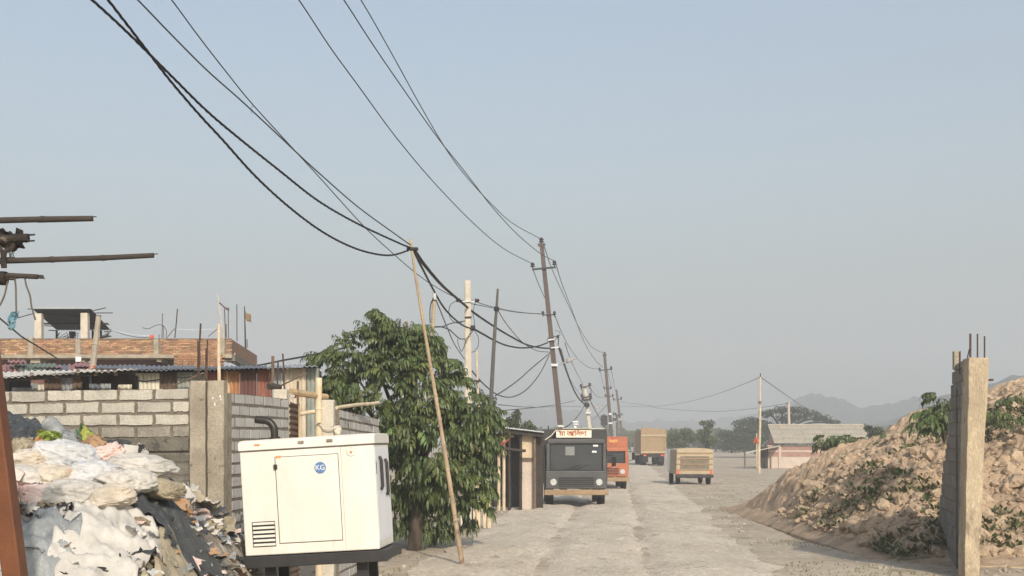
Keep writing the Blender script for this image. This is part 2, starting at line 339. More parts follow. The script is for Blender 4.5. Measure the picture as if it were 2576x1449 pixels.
def hill(name, base, pts, Y, depth, rough_, seed, tree):
    """pts: crest in the picture, at the distance Y; the slope comes down towards the viewer."""
    P = [at(k, x, y, Y) for (k, x, y) in pts]
    def crest(x):
        if x <= P[0].x: return P[0].z
        for a, b in zip(P, P[1:]):
            if x <= b.x: return lerp(a.z, b.z, (x - a.x) / (b.x - a.x))
        return P[-1].z
    x0, x1 = P[0].x, P[-1].x; nu = int((x1 - x0) / (Y * .0016)); nv = 26
    def fn(u, v):
        x = lerp(x0, x1, u); y = Y - depth * (1 - v) if v <= .8 else Y - depth * .2 + depth * .6 * (v - .8) / .2
        s = min(1, v / .8); prof = s * s * (3 - 2 * s) if v <= .8 else 1 - ((v - .8) / .2) ** 2
        n = noise.fractal(V3((x * rough_, y * rough_, seed)), .9, 2.0, 5) * .16
        t = abs(noise.noise(V3((x / tree, y / tree, seed)))) * tree * .55 + max(0, noise.noise(V3((x / tree * .6, y / tree * .6, seed + 5)))) * tree * .5
        z = (crest(x) + 1) * prof * (1 + n * (1.2 - s)) - 1 + t * min(1, prof * 3)
        return V3((x, y, z))
    return struct(obj(name, MB().grid(fn, nu, nv), hill_m))
hill('hills', 0, [('d', 1180, 1075), ('d', 1260, 1052), ('d', 1330, 1036), ('d', 1400, 1037), ('d', 1450, 1040), ('d', 1500, 1058), ('d', 1580, 1072), ('d', 1660, 1066), ('d', 1740, 1070), ('d', 1800, 1062), ('d', 1860, 1052), ('d', 1940, 1042), ('d', 2010, 1048), ('d', 2140, 1060), ('d', 2260, 1075)], 1050, 260, .006, 1.0, 9)
hill('hills', 0, [(6, -640, 1010), (6, -420, 880), (6, -330, 800), (6, -200, 800), (6, -80, 810), (6, 0, 850), (6, 60, 905), (6, 110, 940), (6, 200, 905), (6, 300, 885), (6, 450, 880), (6, 620, 835), (6, 780, 810), (6, 860, 822), (6, 1000, 815), (6, 1150, 790), (6, 1400, 750), (6, 1900, 700), (6, 2300, 690)], 820, 220, .008, 3.0, 8)
hill('hills', 0, [(6, 420, 1080), (6, 600, 1010), (6, 760, 930), (6, 900, 850), (6, 1050, 800), (6, 1200, 755), (6, 1400, 690), (6, 1600, 625), (6, 1700, 600), (6, 1800, 590), (6, 1932, 592), (6, 2200, 560), (6, 2600, 600)], 520, 170, .012, 6.0, 7)

crestpts = [(6.5, 0.0), (7.0, .35), (7.5, 1.05), (8.1, 1.6), (8.75, 1.82), (9.3, 2.02), (9.68, 2.25), (10.3, 2.32), (10.8, 2.62), (11.2, 2.92), (11.65, 3.08), (12.1, 3.22), (13.5, 3.8), (16, 4.3), (22, 4.6), (30, 4.2)]
def mound_h(x, y):
    c = 0
    for a, b in zip(crestpts, crestpts[1:]):
        if a[0] <= x <= b[0]: c = lerp(a[1], b[1], (x - a[0]) / (b[0] - a[0])); break
    s = max(0, min(1, (y - 21.5) / 8.0)); s = s * s * (3 - 2 * s)
    back = max(0, min(1, (42 - y) / 6)); c *= s * back
    f = min(1, c / 1.0)
    n = noise.fractal(V3((x * .8, y * .8, 2)), .8, 2.1, 5) * .22 + abs(noise.noise(V3((x * 2.6, y * 2.6, 7)))) * .20 + abs(noise.noise(V3((x * 6, y * 6, 3)))) * .09
    return c + f * (n - .16) - (0.12 if c < .02 else 0)
g = MB().grid(lambda u, v: V3((lerp(6.5, 30, u ** 1.5), lerp(21, 42, v), mound_h(lerp(6.5, 30, u ** 1.5), lerp(21, 42, v)))), 210, 230)
struct(obj('earth_bank', g, soil_m))
def rock(mb, c, r):
    b = bmesh.new(); bmesh.ops.create_icosphere(b, subdivisions=1, radius=1); sx, sy, sz = (random.uniform(.6, 1.3) for _ in range(3)); q = Matrix.Rotation(random.uniform(0, 6), 3, 'Z') @ Matrix.Rotation(random.uniform(-.5, .5), 3, 'X')
    vs = [V3(c) + q @ V3((v.co.x * sx, v.co.y * sy, v.co.z * sz * .75)) * r * random.uniform(.75, 1.15) for v in b.verts]
    mb.add(vs, [tuple(v.index for v in f.verts) for f in b.faces]); b.free()
g = MB()
for i in range(4200):
    x = 6.9 + 9 * random.random() ** 1.2; y = random.uniform(22, 33); h = mound_h(x, y)
    if h > .1: rock(g, (x, y, h + .01), random.choice((.025, .03, .04, .05, .07, .1, .17)) * random.uniform(.7, 1.25))
o = obj('soil_clods', g, clod_m); tag(o, 'loose brown clods and lumps scattered over the earth bank on the right', 'soil', kind='stuff')
g = MB()
for i in range(1500):
    y = 19 + 40 * random.random() ** 1.6; x = random.uniform(-6, 9)
    if abs(x - track_x(y)) < 1.8 and random.random() < .75: continue
    rock(g, (x, y, gz(x, y) + .012), random.choice((.012, .016, .02, .03, .05)) * random.uniform(.7, 1.3))
o = obj('gravel', g, stone_m); tag(o, 'pale gravel and small stones strewn over the dusty ground', 'gravel', kind='stuff')

# ---------------------------------------------------------------- block walls and piers
def block_mesh(L_, H_, T_, seed, chip=.012):
    """A block with an uneven, chipped front outline; origin at its centre, front towards -Y."""
    rnd = random.Random(seed); n = 7; m = 3; vs, fs = [], []
    ring = [(-L_ / 2 + L_ * i / n, -H_ / 2) for i in range(n)] + [(L_ / 2, -H_ / 2 + H_ * i / m) for i in range(m)] + [(L_ / 2 - L_ * i / n, H_ / 2) for i in range(n)] + [(-L_ / 2, H_ / 2 - H_ * i / m) for i in range(m)]
    k = len(ring)
    fr = [(x * (1 - rnd.random() * chip * 2 / L_), z * (1 - rnd.random() * chip * 2 / H_)) for x, z in ring]
    vs += [(x * .985, -T_ / 2, z * .955) for x, z in fr]; vs += [(x, -T_ / 2 + .012, z) for x, z in fr]; vs += [(x, T_ / 2, z) for x, z in ring]
    fs += [tuple(range(k))]; fs += [(i + k * j, i + k * (j + 1), (i + 1) % k + k * (j + 1), (i + 1) % k + k * j) for j in (0, 1) for i in range(k)]
    fs += [tuple(range(3 * k - 1, 2 * k - 1, -1))]
    me = bpy.data.meshes.new('block'); me.from_pydata(vs, [], fs); return me
BT = .11
def block_wall(root, a, b, ztop, slope, rows, pitch, course, mats, first, joint, seed, chip=.012, rec=.016):
    """Courses from the top down along a-b (plan); blocks as parts, mortar core behind them."""
    a, b = V3((a[0], a[1], 0)), V3((b[0], b[1], 0)); d = (b - a); W = d.length; d.normalize(); ang = math.atan2(d.y, d.x); nrm = V3((d.y, -d.x, 0))
    full = [block_mesh(pitch - joint, course - joint * .8, BT, seed + i, chip) for i in range(6)]; cut = {}
    for r in range(rows):
        x = (first if r % 2 == 0 else first + pitch * .5) - pitch
        while x < W:
            x0, x1 = max(x + joint / 2, 0), min(x + pitch - joint / 2, W)
            if x1 - x0 > .03:
                mid = (x0 + x1) / 2; zc = ztop + slope * mid - course * (r + .5); whole = abs((x1 - x0) - (pitch - joint)) < .005
                mt = mats(r, mid)
                if whole: me = full[random.randrange(6)]
                else: me = block_mesh(x1 - x0, course - joint * .8, BT, seed + 50 + r, chip)
                if me.materials and me.materials[0] is not mt:
                    key = (me.name, mt.name); me2 = cut.get(key) or me.copy(); cut[key] = me2; me2.materials.clear(); me = me2
                p = a + d * mid; o = piece('block', me, mt, root, (p.x, p.y, zc + random.uniform(-.004, .004)), (random.uniform(-.008, .008), -math.atan(slope) + random.uniform(-.006, .006), ang))
                o.location += nrm * random.uniform(-.004, .005)
            x += pitch
    if True:
        g = MB(); zb = ztop - course * rows; t0 = BT / 2 - rec
        def fn(side):
            def f(u, v):
                p = a + d * (W * u) + nrm * (t0 * side); s_ = slope * W * u
                e = noise.noise(V3((u * W * 9, v * 30, seed))) * min(.009, rec * .6)
                return V3((p.x, p.y, lerp(zb, ztop - .012, v) + s_)) + nrm * e
            return f
        g.grid(fn(1), int(W / .03), rows * 5, thick=tuple(-nrm * (2 * t0)))
        obj('mortar', g, mortar_m, root)

YA = 15.0; sA = F / YA
xA0, xA1 = at('d', -60, 0, YA).x, at(1, 1447, 0, YA).x
zA = at(1, 1440, 825, YA).z; slA = .0155
rootA = thing('block_wall', 'rough grey concrete block wall facing the camera behind the rubbish heap', 'wall', (0.5 * (xA0 + xA1), YA, 0))
W_A = xA1 - xA0
pitchA = 272 / 1.932 * S / sA; courseA = 95 / 1.932 * S / sA
edge1 = at(1, 1180, 0, YA).x - xA0                     # a joint of the top course
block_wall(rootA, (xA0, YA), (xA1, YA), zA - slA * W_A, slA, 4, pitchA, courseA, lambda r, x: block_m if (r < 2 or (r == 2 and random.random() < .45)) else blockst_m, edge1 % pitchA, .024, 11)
zl = zA - slA * W_A - 4 * courseA
def plinth(u, v):
    x = lerp(xA0, xA1, u); z = lerp(0, zl + slA * (x - xA0), v); y = YA - .052
    h = zl + slA * (x - xA0) - z
    if h < .16: y -= .022                                # tie beam under the blocks
    elif h % courseA < .03 and h < 1.2: y += .010        # plastered courses show faintly
    return V3((x, y + .012 * noise.noise(V3((x * 4, z * 4, 3))), z))
obj('plinth', MB().grid(plinth, 90, 90, thick=(0, .12, 0)), conclow_m, rootA)
def pier(k, xl, xr, yt, Y, name, label, mat, depth=.21, top_irr=.01):
    a, b = at(k, xl, yt, Y), at(k, xr, yt, Y); h = a.z
    def ring(z, j): return [V3((x + j * noise.noise(V3((x * 9, z * 5, 1))), y + j * noise.noise(V3((y * 9, z * 5, 2))), z)) for x, y in ((a.x, Y - depth / 2), (b.x, Y - depth / 2), (b.x, Y + depth / 2), (a.x, Y + depth / 2))]
    g = MB(); n = 22; vs = []
    for i in range(n + 1): vs += ring(h * i / n, .012)
    for q in vs[-4:]: q.z += random.uniform(-top_irr, top_irr)
    g.add(vs, [(4 * i + q, 4 * i + (q + 1) % 4, 4 * i + 4 + (q + 1) % 4, 4 * i + 4 + q) for i in range(n) for q in range(4)] + [(3, 2, 1, 0), tuple(range(4 * n, 4 * n + 4))])
    o = obj(name, g, mat, bevel=.012); tag(o, label, 'pier'); return o
pier(1, 1457, 1579, 770, YA - .02, 'concrete_pier', 'stained concrete pier ending the rough block wall, left of the twin piers', conc_m)
pier(1, 1592, 1718, 768, YA - .02, 'concrete_pier', 'stained concrete pier with white paint splashes, right of the twin piers', conc_m)
# paint splashes on the right pier
for (zx, zy, ww, hh) in ((1618, 902, .018, .022), (1676, 890, .02, .03), (1682, 912, .012, .03), (1634, 950, .014, .045)):
    p = at(1, zx, zy, YA - .13)
    g = MB(); g.add([p + V3((ww / 2 * math.cos(t) * random.uniform(.7, 1.2), -.004, hh / 2 * math.sin(t) * random.uniform(.7, 1.2))) for t in [i * math.pi / 5 for i in range(10)]], [tuple(range(10))])
    obj('paint_splash', g, text_m, [q for q in bpy.data.objects if q.name == 'concrete_pier.001'][0])
# receding wall
YB0, YB1 = 15.1, 17.6
b0 = at(2, -8, 858, YB0); b1 = at(2, 428, 905, YB1)
rootB = thing('block_wall', 'smooth pale grey block wall running back from the twin piers behind the white generator', 'wall', (b0.x, b0.y, 0))
WB = (V3((b1.x, b1.y, 0)) - V3((b0.x, b0.y, 0))).length; zB = b0.z
slB = (b1.z - b0.z) / WB
block_wall(rootB, (b0.x, b0.y), (b1.x, b1.y), zB, slB, 16, .40, .142, lambda r, x: blockgrey_m, .12, .034, 71, chip=.006, rec=.004)
for (xl, xr, yt, Y, lab) in ((347, 452, 838, 17.65, 'short pale concrete post ending the smooth block wall, bamboo stub on top'),):
    pier(2, xl, xr, yt, Y, 'concrete_post', lab, conclight_m, .2)
# corrugated gate sheet (ribs lie flat)
a, b = at(2, 463, 930, 18.0), at(2, 536, 955, 18.4)
o = obj('tin_sheet', corr_mb((a.x, a.y, .2), (a.x, a.y, a.z), (b.x, b.y, .2), (b.x, b.y, b.z), .085, .016), tin_brown)
tag(o, 'brown ribbed tin sheet closing the gap beside the pale block wall', 'tin sheet')
o = obj('wooden_stake', MB().tube([at(2, 541, 1400, 18.3), at(2, 536, 945, 18.3)], [.018, .015], 8), bamboo_m); tag(o, 'thin wooden stake on the edge of the brown ribbed tin sheet', 'stake')
YP = 18.6
pier(2, 716, 806, 918, YP, 'concrete_post', 'tall pale concrete gate post with a rope tied round it, right of a bamboo upright', conclight_m, .2)
o = obj('bamboo_upright', bamboo_mb((at(2, 690, 0, YP - .1).x, YP - .1, 0), at(2, 687, 750, YP - .1), .055, .048, .4, 10), bamboopale_m); tag(o, 'thick pale bamboo upright tied against the left side of the concrete gate post', 'bamboo pole')
g = MB().tube(bez([at(2, 680, 1095, YP - .17), at(2, 700, 1110, YP - .18), at(2, 730, 1135, YP - .16), at(2, 770, 1143, YP - .16), at(2, 805, 1133, YP - .16), at(2, 825, 1115, YP - .14)], 5), .010, 6)
ro = obj('rope', g, ropew_m); tag(ro, 'pale rope looped round the bamboo upright and the concrete gate post', 'rope')
def rag(k, pts, Y, mat, name, parent=None, n=10, seed=1, wid=.04):
    P = bez([at(k, x, y, Y) for x, y in pts], 4)
    def fn(u, v):
        i = v * (len(P) - 1); j = int(min(i, len(P) - 2)); p = lerp(P[j], P[j + 1], i - j)
        ww = wid * (.35 + .9 * math.sin(math.pi * min(1, .15 + v * .8)))
        return p + V3(((u - .5) * 2 * ww + .02 * noise.noise(V3((u * 4, v * 5, seed))), .03 * noise.noise(V3((u * 6, v * 4, seed + 3))), .02 * noise.noise(V3((u * 5, v * 6, seed + 7)))))
    return obj(name, MB().grid(fn, 6, 14, thick=(0, .002, 0)), mat, parent, smooth=True)
rag(2, [(825, 1112), (830, 1140), (828, 1185)], YP - .15, ropew_m, 'rag_end', ro, wid=.045)
rag(2, [(672, 1090), (690, 1095), (708, 1085)], YP - .2, ropew_m, 'knot', ro, wid=.03)
# bamboo rails
def bam(k, x1, y1, Y1, x2, y2, Y2, r, label, mat=bamboo_m, cat='bamboo pole', name='bamboo_pole', r2=None, **kw):
    o = obj(name, bamboo_mb(at(k, x1, y1, Y1), at(k, x2, y2, Y2), r, r2 or r * .9, **kw), mat, smooth=False); return tag(o, label, cat)
bam(2, 305, 815, 17.5, 390, 822, 17.7, .045, 'short thick bamboo stub lying on top of the short concrete post', bamboodark_m)
bam(2, 470, 855, 17.9, 745, 893, 18.7, .048, 'thick bamboo rail lying across from the short post to the concrete gate post', bamboo_m)
bam(2, 540, 1026, 18.5, 690, 1001, 18.5, .03, 'pale bamboo rail tied to the bamboo upright over the gap', bamboopale_m)
bam(2, 822, 977, 18.9, 1140, 936, 21.2, .028, 'long pale bamboo rail running from the gate post into the tree leaves', bamboopale_m)
rag(2, [(470, 885), (495, 890), (520, 900)], 17.9, redcloth_m, 'red_rag', wid=.05); tag(bpy.data.objects['red_rag'], 'small red rag hanging under the thick bamboo rail', 'rag')
rag(2, [(470, 868), (485, 890), (480, 905)], 17.85, sacks['white'], 'white_rag', wid=.03); tag(bpy.data.objects['white_rag'], 'small white rag tied at the left end of the thick bamboo rail', 'rag')
# wall beyond the gate post
YC0, YC1 = 18.75, 22.6
c0 = at(2, 818, 985, YC0); c1 = at(2, 1120, 1003, YC1)
rootC = thing('block_wall', 'grey block wall leading from the gate post into the shade of the leafy tree', 'wall', (c0.x, c0.y, 0))
block_wall(rootC, (c0.x, c0.y), (c1.x, c1.y), c0.z, -.02, 18, .40, .142, lambda r, x: blockgrey_m, .2, .034, 131, chip=.006, rec=.004)

# ---------------------------------------------------------------- bamboo and rebar standing along the walls
def rod(k, x1, y1, x2, y2, Y, r, label, mat=rebar_m, cat='rebar', name='rebar', group=None, Yb=None):
    a = at(k, x1, y1, Y); b = at(k, x2, y2, Yb or Y)
    o = obj(name, MB().tube([lerp(a, b, t) + rv(.004) * (0 < t < 1) for t in (0, .33, .66, 1)], r, 6), mat); return tag(o, label, cat, group)
rod(1, 1527, 335, 1510, 772, YA + .03, .011, 'tallest rusty rebar sticking up from the left twin pier')
rod(1, 1505, 470, 1503, 772, YA + .06, .009, 'shorter rusty rebar just left of the tallest one on the left pier')
rod(1, 1578, 460, 1574, 772, YA + .05, .009, 'rusty rebar at the right edge of the left twin pier')
rod(1, 1567, 525, 1566, 772, YA + .0, .008, 'short rusty rebar between two longer ones on the left twin pier')
o = obj('bamboo_pole', bamboo_mb(at(1, 1668, 772, YA), at(1, 1665, 342, YA), .021, .017, .3), bamboopale_m); tag(o, 'slim whitish bamboo pole standing on the right twin pier', 'bamboo pole')
rod(1, 1555, 710, 1280, 825, YA + .25, .010, 'thin rusty rod slanting down to the left behind the block wall', wood_m, 'rod', 'rod')
rod(2, 337, 583, 333, 800, 17.7, .022, 'weathered wooden stake standing left of the short concrete post', wood_m, 'stake', 'wooden_stake')
rod(2, 376, 618, 374, 840, 17.8, .012, 'thin dark rod between the stake and the tall rebar', rebar_m)
rod(2, 412, 565, 424, 838, 17.7, .012, 'tall rusty rebar rising from the short concrete post')
rod(2, 590, 715, 400, 808, 17.8, .013, 'brown stick slanting from the short post up towards the tree', wood_m, 'stick', 'stick')
rod(2, 527, 775, 524, 1200, 18.7, .018, 'dark upright stake behind the brown ribbed sheet', wood_m, 'stake', 'wooden_stake')

# ---------------------------------------------------------------- row of tin sheds behind the wall
YS = 24.2
shed = thing('tin_shed', 'long patchwork tin shed with rusty, cream and slate wall sheets behind the block wall', 'shed', (at(1, 900, 0, YS).x, YS, 0))
panels = [(1, 45, 285, 790, tin_grey), (1, 285, 337, 800, tin_pale), (1, 337, 470, 745, tin_brown), (1, 470, 550, 745, tin_grey), (1, 552, 655, 735, wood_m), (1, 660, 765, 735, tin_blue), (1, 768, 868, 770, tin_grey),
          (1, 870, 1028, 715, tin_pale), (1, 1030, 1213, 712, tin_pale), (1, 1216, 1348, 706, tin_brown), (1, 1350, 1462, 705, tin_green), (1, 1464, 1556, 703, tin_green), (1, 1558, 1688, 700, tin_rustred), (1, 1690, 1824, 694, tin_rust),
          (2, 87, 214, 690, tin_maroon), (2, 216, 328, 685, tin_rustred), (2, 331, 402, 680, tin_grey), (2, 404, 432, 680, tin_pale), (2, 434, 592, 676, tin_cream), (2, 595, 690, 674, tin_green)]
for i, (k, x0, x1, yt, m) in enumerate(panels):
    a, b = at(k, x0, yt, YS + .03 * (i % 2)), at(k, x1, yt, YS + .03 * (i % 2))
    obj('wall_sheet', corr_mb((a.x, a.y, .05), (b.x, b.y, .05), a, b, .076, .010), m, shed)
def frame_beam(a, b, w_, h_, mat, parent, name='beam'):
    a, b = V3(a), V3(b); q = (b - a).to_track_quat('X', 'Z').to_matrix(); return obj(name, MB().box((a + b) / 2, ((b - a).length, w_, h_), q), mat, parent)
for (k, x) in ((1, 45), (1, 440), (1, 870), (1, 1340), (1, 1690), (2, 330), (2, 690)):
    p = at(k, x, 700, YS + .12); obj('post', MB().bbox((p.x - .04, YS + .06, 0), (p.x + .04, YS + .14, p.z)), darkwood_m, shed)
frame_beam(at(1, 30, 712, YS + .1), at(2, 690, 690, YS + .1), .08, .1, darkwood_m, shed)
# main roof sheets (back slope rises away from the viewer)
ev = [(1, -40, 705, 650, roof_pink), (1, 150, 702, 648, roof_green), (1, 335, 700, 650, roof_slate), (1, 520, 699, 652, roof_pink), (1, 720, 699, 653, roof_slate), (1, 905, 698, 656, roof_slate), (1, 1090, 696, 657, roof_slate), (1, 1275, 693, 659, roof_slate), (1, 1460, 690, 660, roof_slate), (1, 1645, 688, 663, roof_slate), (1, 1830, 686, 664, roof_slate), (2, 92, 684, 664, roof_slate), (2, 275, 681, 660, tin_grey), (2, 460, 674, 655, tin_grey), (2, 662, 668, 652, None)]
for i in range(len(ev) - 1):
    (k0, x0, e0, r0, m), (k1, x1, e1, r1, _) = ev[i], ev[i + 1]
    lift = .012 * (i % 2)
    a, b = at(k0, x0, e0, YS - .35), at(k1, x1 + 14, e1, YS - .35); c, d_ = at(k0, x0, r0, YS + 2.6), at(k1, x1 + 14, r1, YS + 2.6)
    for q in (a, b, c, d_): q.z += lift
    obj('roof_sheet', corr_mb(a, b, c, d_, .09, .014, rag=.02), m, shed)
# patches of older sheet on the coloured end
for i, (x0, x1, e, r, m) in enumerate(((110, 300, 694, 668, roof_green), (260, 430, 690, 660, roof_green), (300, 470, 698, 682, roof_pink), (570, 690, 690, 664, roof_pink), (60, 200, 668, 648, roof_pink))):
    a, b = at(1, x0, e, YS + .3), at(1, x1, e, YS + .3); c, d_ = at(1, x0, r, YS + 1.7), at(1, x1, r, YS + 1.7)
    for q in (a, b, c, d_): q.z += .04 + .012 * i
    obj('patch_sheet', corr_mb(a, b, c, d_, .09, .014, rag=.06), m, shed)
# lean-to in front, pale cement sheets
lean = thing('lean_to_roof', 'sagging pale cement sheet lean-to roof in front of the patchwork shed', 'roof', (at(1, 400, 0, 22).x, 22, 0))
le = [(10, 750, 706), (185, 742, 703), (375, 728, 697), (560, 716, 693), (740, 708, 691), (890, 700, 690), (1035, 694, 689)]
for i in range(len(le) - 1):
    (x0, e0, r0), (x1, e1, r1) = le[i], le[i + 1]; l_ = .015 * (i % 2)
    a, b = at(1, x0, e0, 22.3), at(1, x1 + 10, e1, 22.3); c, d_ = at(1, x0, r0, 23.7), at(1, x1 + 10, r1, 23.7)
    for q in (a, b, c, d_): q.z += l_
    obj('roof_sheet', corr_mb(a, b, c, d_, .11, .013, rag=.012), roof_grey, lean)
frame_beam(at(1, 40, 762, 22.45), at(1, 600, 724, 22.45), .06, .09, darkwood_m, lean)
frame_beam(at(1, 600, 722, 22.45), at(1, 1040, 700, 22.45), .05, .06, darkwood_m, lean)
for x in (240, 430, 590, 730, 880): frame_beam(at(1, x, 735 if x < 500 else 715, 22.4), at(1, x + 6, 715 if x < 500 else 705, 23.7), .06, .08, wood_m, lean, 'rafter')
for x in (60, 650, 870, 1030):
    p = at(1, x, 715, 23.6); obj('post', MB().bbox((p.x - .05, 23.55, 0), (p.x + .05, 23.65, p.z - .05)), darkwood_m, lean)
frame_beam(at(1, 858, 760, 23.3), at(1, 1030, 757, 23.3), .04, .2, darkwood_m, lean, 'fascia_board')
frame_beam(at(1, 700, 735, 23.5), at(1, 905, 735, 23.5), .04, .28, darkwood_m, lean, 'fascia_board')
frame_beam(at(1, 50, 778, 23.9), at(1, 232, 778, 23.9), .03, .22, roof_black, lean, 'opening_shade')  # black panel painted in for the shade of the opening
o = obj('bamboo_pole', bamboo_mb(at(1, 700, 700, 24.0), at(1, 750, 280, 24.0), .062, .05, .45), M('grey bamboo', (.36, .315, .25), (.27, .235, .185), 5, .7, .3, 50)); tag(o, 'thick grey bamboo leaning above the shed roof in front of the brick parapet', 'bamboo pole')
rag(1, [(690, 690), (702, 670), (706, 655)], 23.95, redcloth_m, 'cloth_tie', o, wid=.06)
rag(1, [(668, 630), (690, 627), (702, 632)], 23.95, sacks['white'], 'cloth_tie', o, wid=.035)
for (x1_, y1_, x2_, y2_, lab) in ((1215, 762, 1030, 770, 'black cable sagging across the whitewashed tin sheets'), (1505, 730, 1350, 745, 'black cable crossing the green grey tin sheets')):
    o = obj('cable', MB().tube(sag(at(1, x1_, y1_, 23.9), at(1, x2_, y2_, 23.9), .02), .016, 6), cable_m); tag(o, lab, 'cable')

# ---------------------------------------------------------------- unfinished brick building
YK = 50.0; SK = F / YK
bld = thing('brick_building', 'unfinished two-storey building with a bare orange brick roof parapet', 'building', (at(1, 900, 0, YK).x, YK, 0))
pX0, pX1 = at(1, -120, 0, YK).x, at(1, 1755, 0, YK).x
zt, zb_, zs = at(1, 0, 455, YK).z, at(1, 0, 572, YK).z, at(1, 0, 600, YK).z
cs = (zt - zb_) / 9
bl = .235
bme = []
for i in range(5):
    g = MB(); hx, hz, hy = bl / 2 - .010, cs / 2 - .007, .055
    g.box((0, 0, 0), (2 * hx, 2 * hy, 2 * hz)); me = g.mesh('brick')
    for v in me.vertices: v.co += rv(.006)
    bme.append(me)
kx = [at(1, x, 0, YK).x for x in (235, 597, 1190, 1692)]
cnt = 0; rest = MB(); infill = MB()
def brick_at(x, y, z, ang=0, force=False):
    global cnt
    if cnt < 300 and not force: piece('brick', random.choice(bme), brick_m, bld, (x, y + random.uniform(-.010, .008), z + random.uniform(-.004, .004)), (0, random.uniform(-.02, .02), ang)); cnt += 1
    else: rest.box((x, y + random.uniform(-.010, .008), z), (bl - .02, .11, cs - .014), Matrix.Rotation(ang + random.uniform(-.01, .01), 3, 'Z'))
for r in range(9):
    x = pX0 + (r % 2) * bl / 2
    while x < pX1 - .05:
        if min(abs(x - q) for q in kx) > .17: brick_at(x, YK, zb_ + cs * (r + .5), force=x < at(1, 20, 0, YK).x)
        x += bl
obj('parapet_core', MB().bbox((pX0, YK - .042, zb_), (pX1, YK + .06, zt - .01)), brickmortar_m, bld)
for q, yt, m in zip(kx, (440, 455, 455, 445), (conc_m, conc_m, conc_m, conc_m)):
    obj('parapet_post', MB().bbox((q - .1, YK - .075, zb_ - .02), (q + .1, YK + .08, at(1, 0, yt, YK).z)), m, bld, bevel=.015)
e1 = V3((at('d', 643.5, 0, 59.5).x, 59.5, 0)); c1_ = V3((pX1, YK, 0)); sdv = (e1 - c1_); sl_ = sdv.length; sdv.normalize(); sa = math.atan2(sdv.y, sdv.x)
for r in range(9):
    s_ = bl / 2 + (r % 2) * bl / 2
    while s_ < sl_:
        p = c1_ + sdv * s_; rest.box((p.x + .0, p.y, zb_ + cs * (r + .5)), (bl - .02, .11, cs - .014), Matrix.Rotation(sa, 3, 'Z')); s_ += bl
sq = Matrix.Rotation(sa, 3, 'Z'); mid = c1_ + sdv * sl_ / 2
obj('parapet_core', MB().box((mid.x, mid.y, (zb_ + zt) / 2 - .005), (sl_, .096, zt - zb_ - .01), sq), brickmortar_m, bld)
obj('coping', MB().bbox((pX0, YK - .07, zt - .01), (pX1 + .03, YK + .08, zt + .025)), M('coping', (.17, .135, .10), (.12, .10, .075), 4, .95, .5), bld)
obj('slab_edge', MB().bbox((pX0, YK - .11, zs), (pX1 + .06, YK + 1.2, zb_ - .002)), conc_m, bld, bevel=.01)
obj('slab_edge', MB().box((mid.x + .02, mid.y, (zs + zb_) / 2 - .06), (sl_ - .1, .3, zb_ - zs + .1), sq), conclow_m, bld)
obj('wall', MB().bbox((pX0, YK + 1.0, 0), (at(1, 1690, 0, YK + 1).x, YK + 1.25, zs - .003)), maroon_m, bld)
m2 = mid + V3((-1.0, 0, 0)); obj('wall', MB().box((m2.x - .3, m2.y + .5, zs / 2 - .05), (sl_ - 1.2, .2, zs - .1), sq), conclow_m, bld)
xq0, xq1 = at(1, 1322, 0, YK - .2).x, at(1, 1690, 0, YK - .2).x
for r in range(14):
    x = xq0 + (r % 2) * bl / 2 + bl / 2
    while x < xq1: infill.box((x, YK - .19 + random.uniform(-.012, .006), zb_ - .01 - cs * (r + .5)), (bl - .026, .09, cs - .018), Matrix.Rotation(random.uniform(-.02, .02), 3, 'Y')); x += bl
obj('infill_core', MB().bbox((xq0, YK - .19, 0), (xq1, YK - .112, zb_ - .012)), brickmortar_m, bld)
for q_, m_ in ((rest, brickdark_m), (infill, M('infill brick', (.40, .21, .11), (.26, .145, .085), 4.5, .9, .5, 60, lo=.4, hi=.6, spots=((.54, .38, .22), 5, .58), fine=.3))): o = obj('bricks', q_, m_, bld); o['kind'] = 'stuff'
for (x0, x1, y1) in ((228, 300, 635), (1190, 1225, 625), (1690, 1720, 622), (600, 640, 630)):
    a, b = at(1, x0, 600, YK), at(1, x1, y1, YK); obj('beam_end', MB().bbox((a.x, YK + .05, b.z), (b.x, YK + 1.0, a.z - .004)), conc_m, bld)
a, b = at(1, 580, 590, YK - .15), at(1, 620, 628, YK - .15); o = obj('lamp_box', MB().bbox((a.x, YK - .25, b.z), (b.x, YK - .12, a.z)), text_m, bevel=.02); tag(o, 'small white square lamp box fixed under the brick parapet', 'lamp')
a, b = at(1, 1092, 640, YK - .1), at(1, 1168, 656, YK - .1); obj('vent', MB().bbox((a.x, YK + .8, b.z - .2), (b.x, YK + .95, a.z)), darkwood_m, bld)
# pipe at the corner
obj('drain_pipe', MB().tube([at(1, 1782, 560, YK + .8), at(1, 1783, 640, YK + .8)], .04, 8), galv_m, bld)
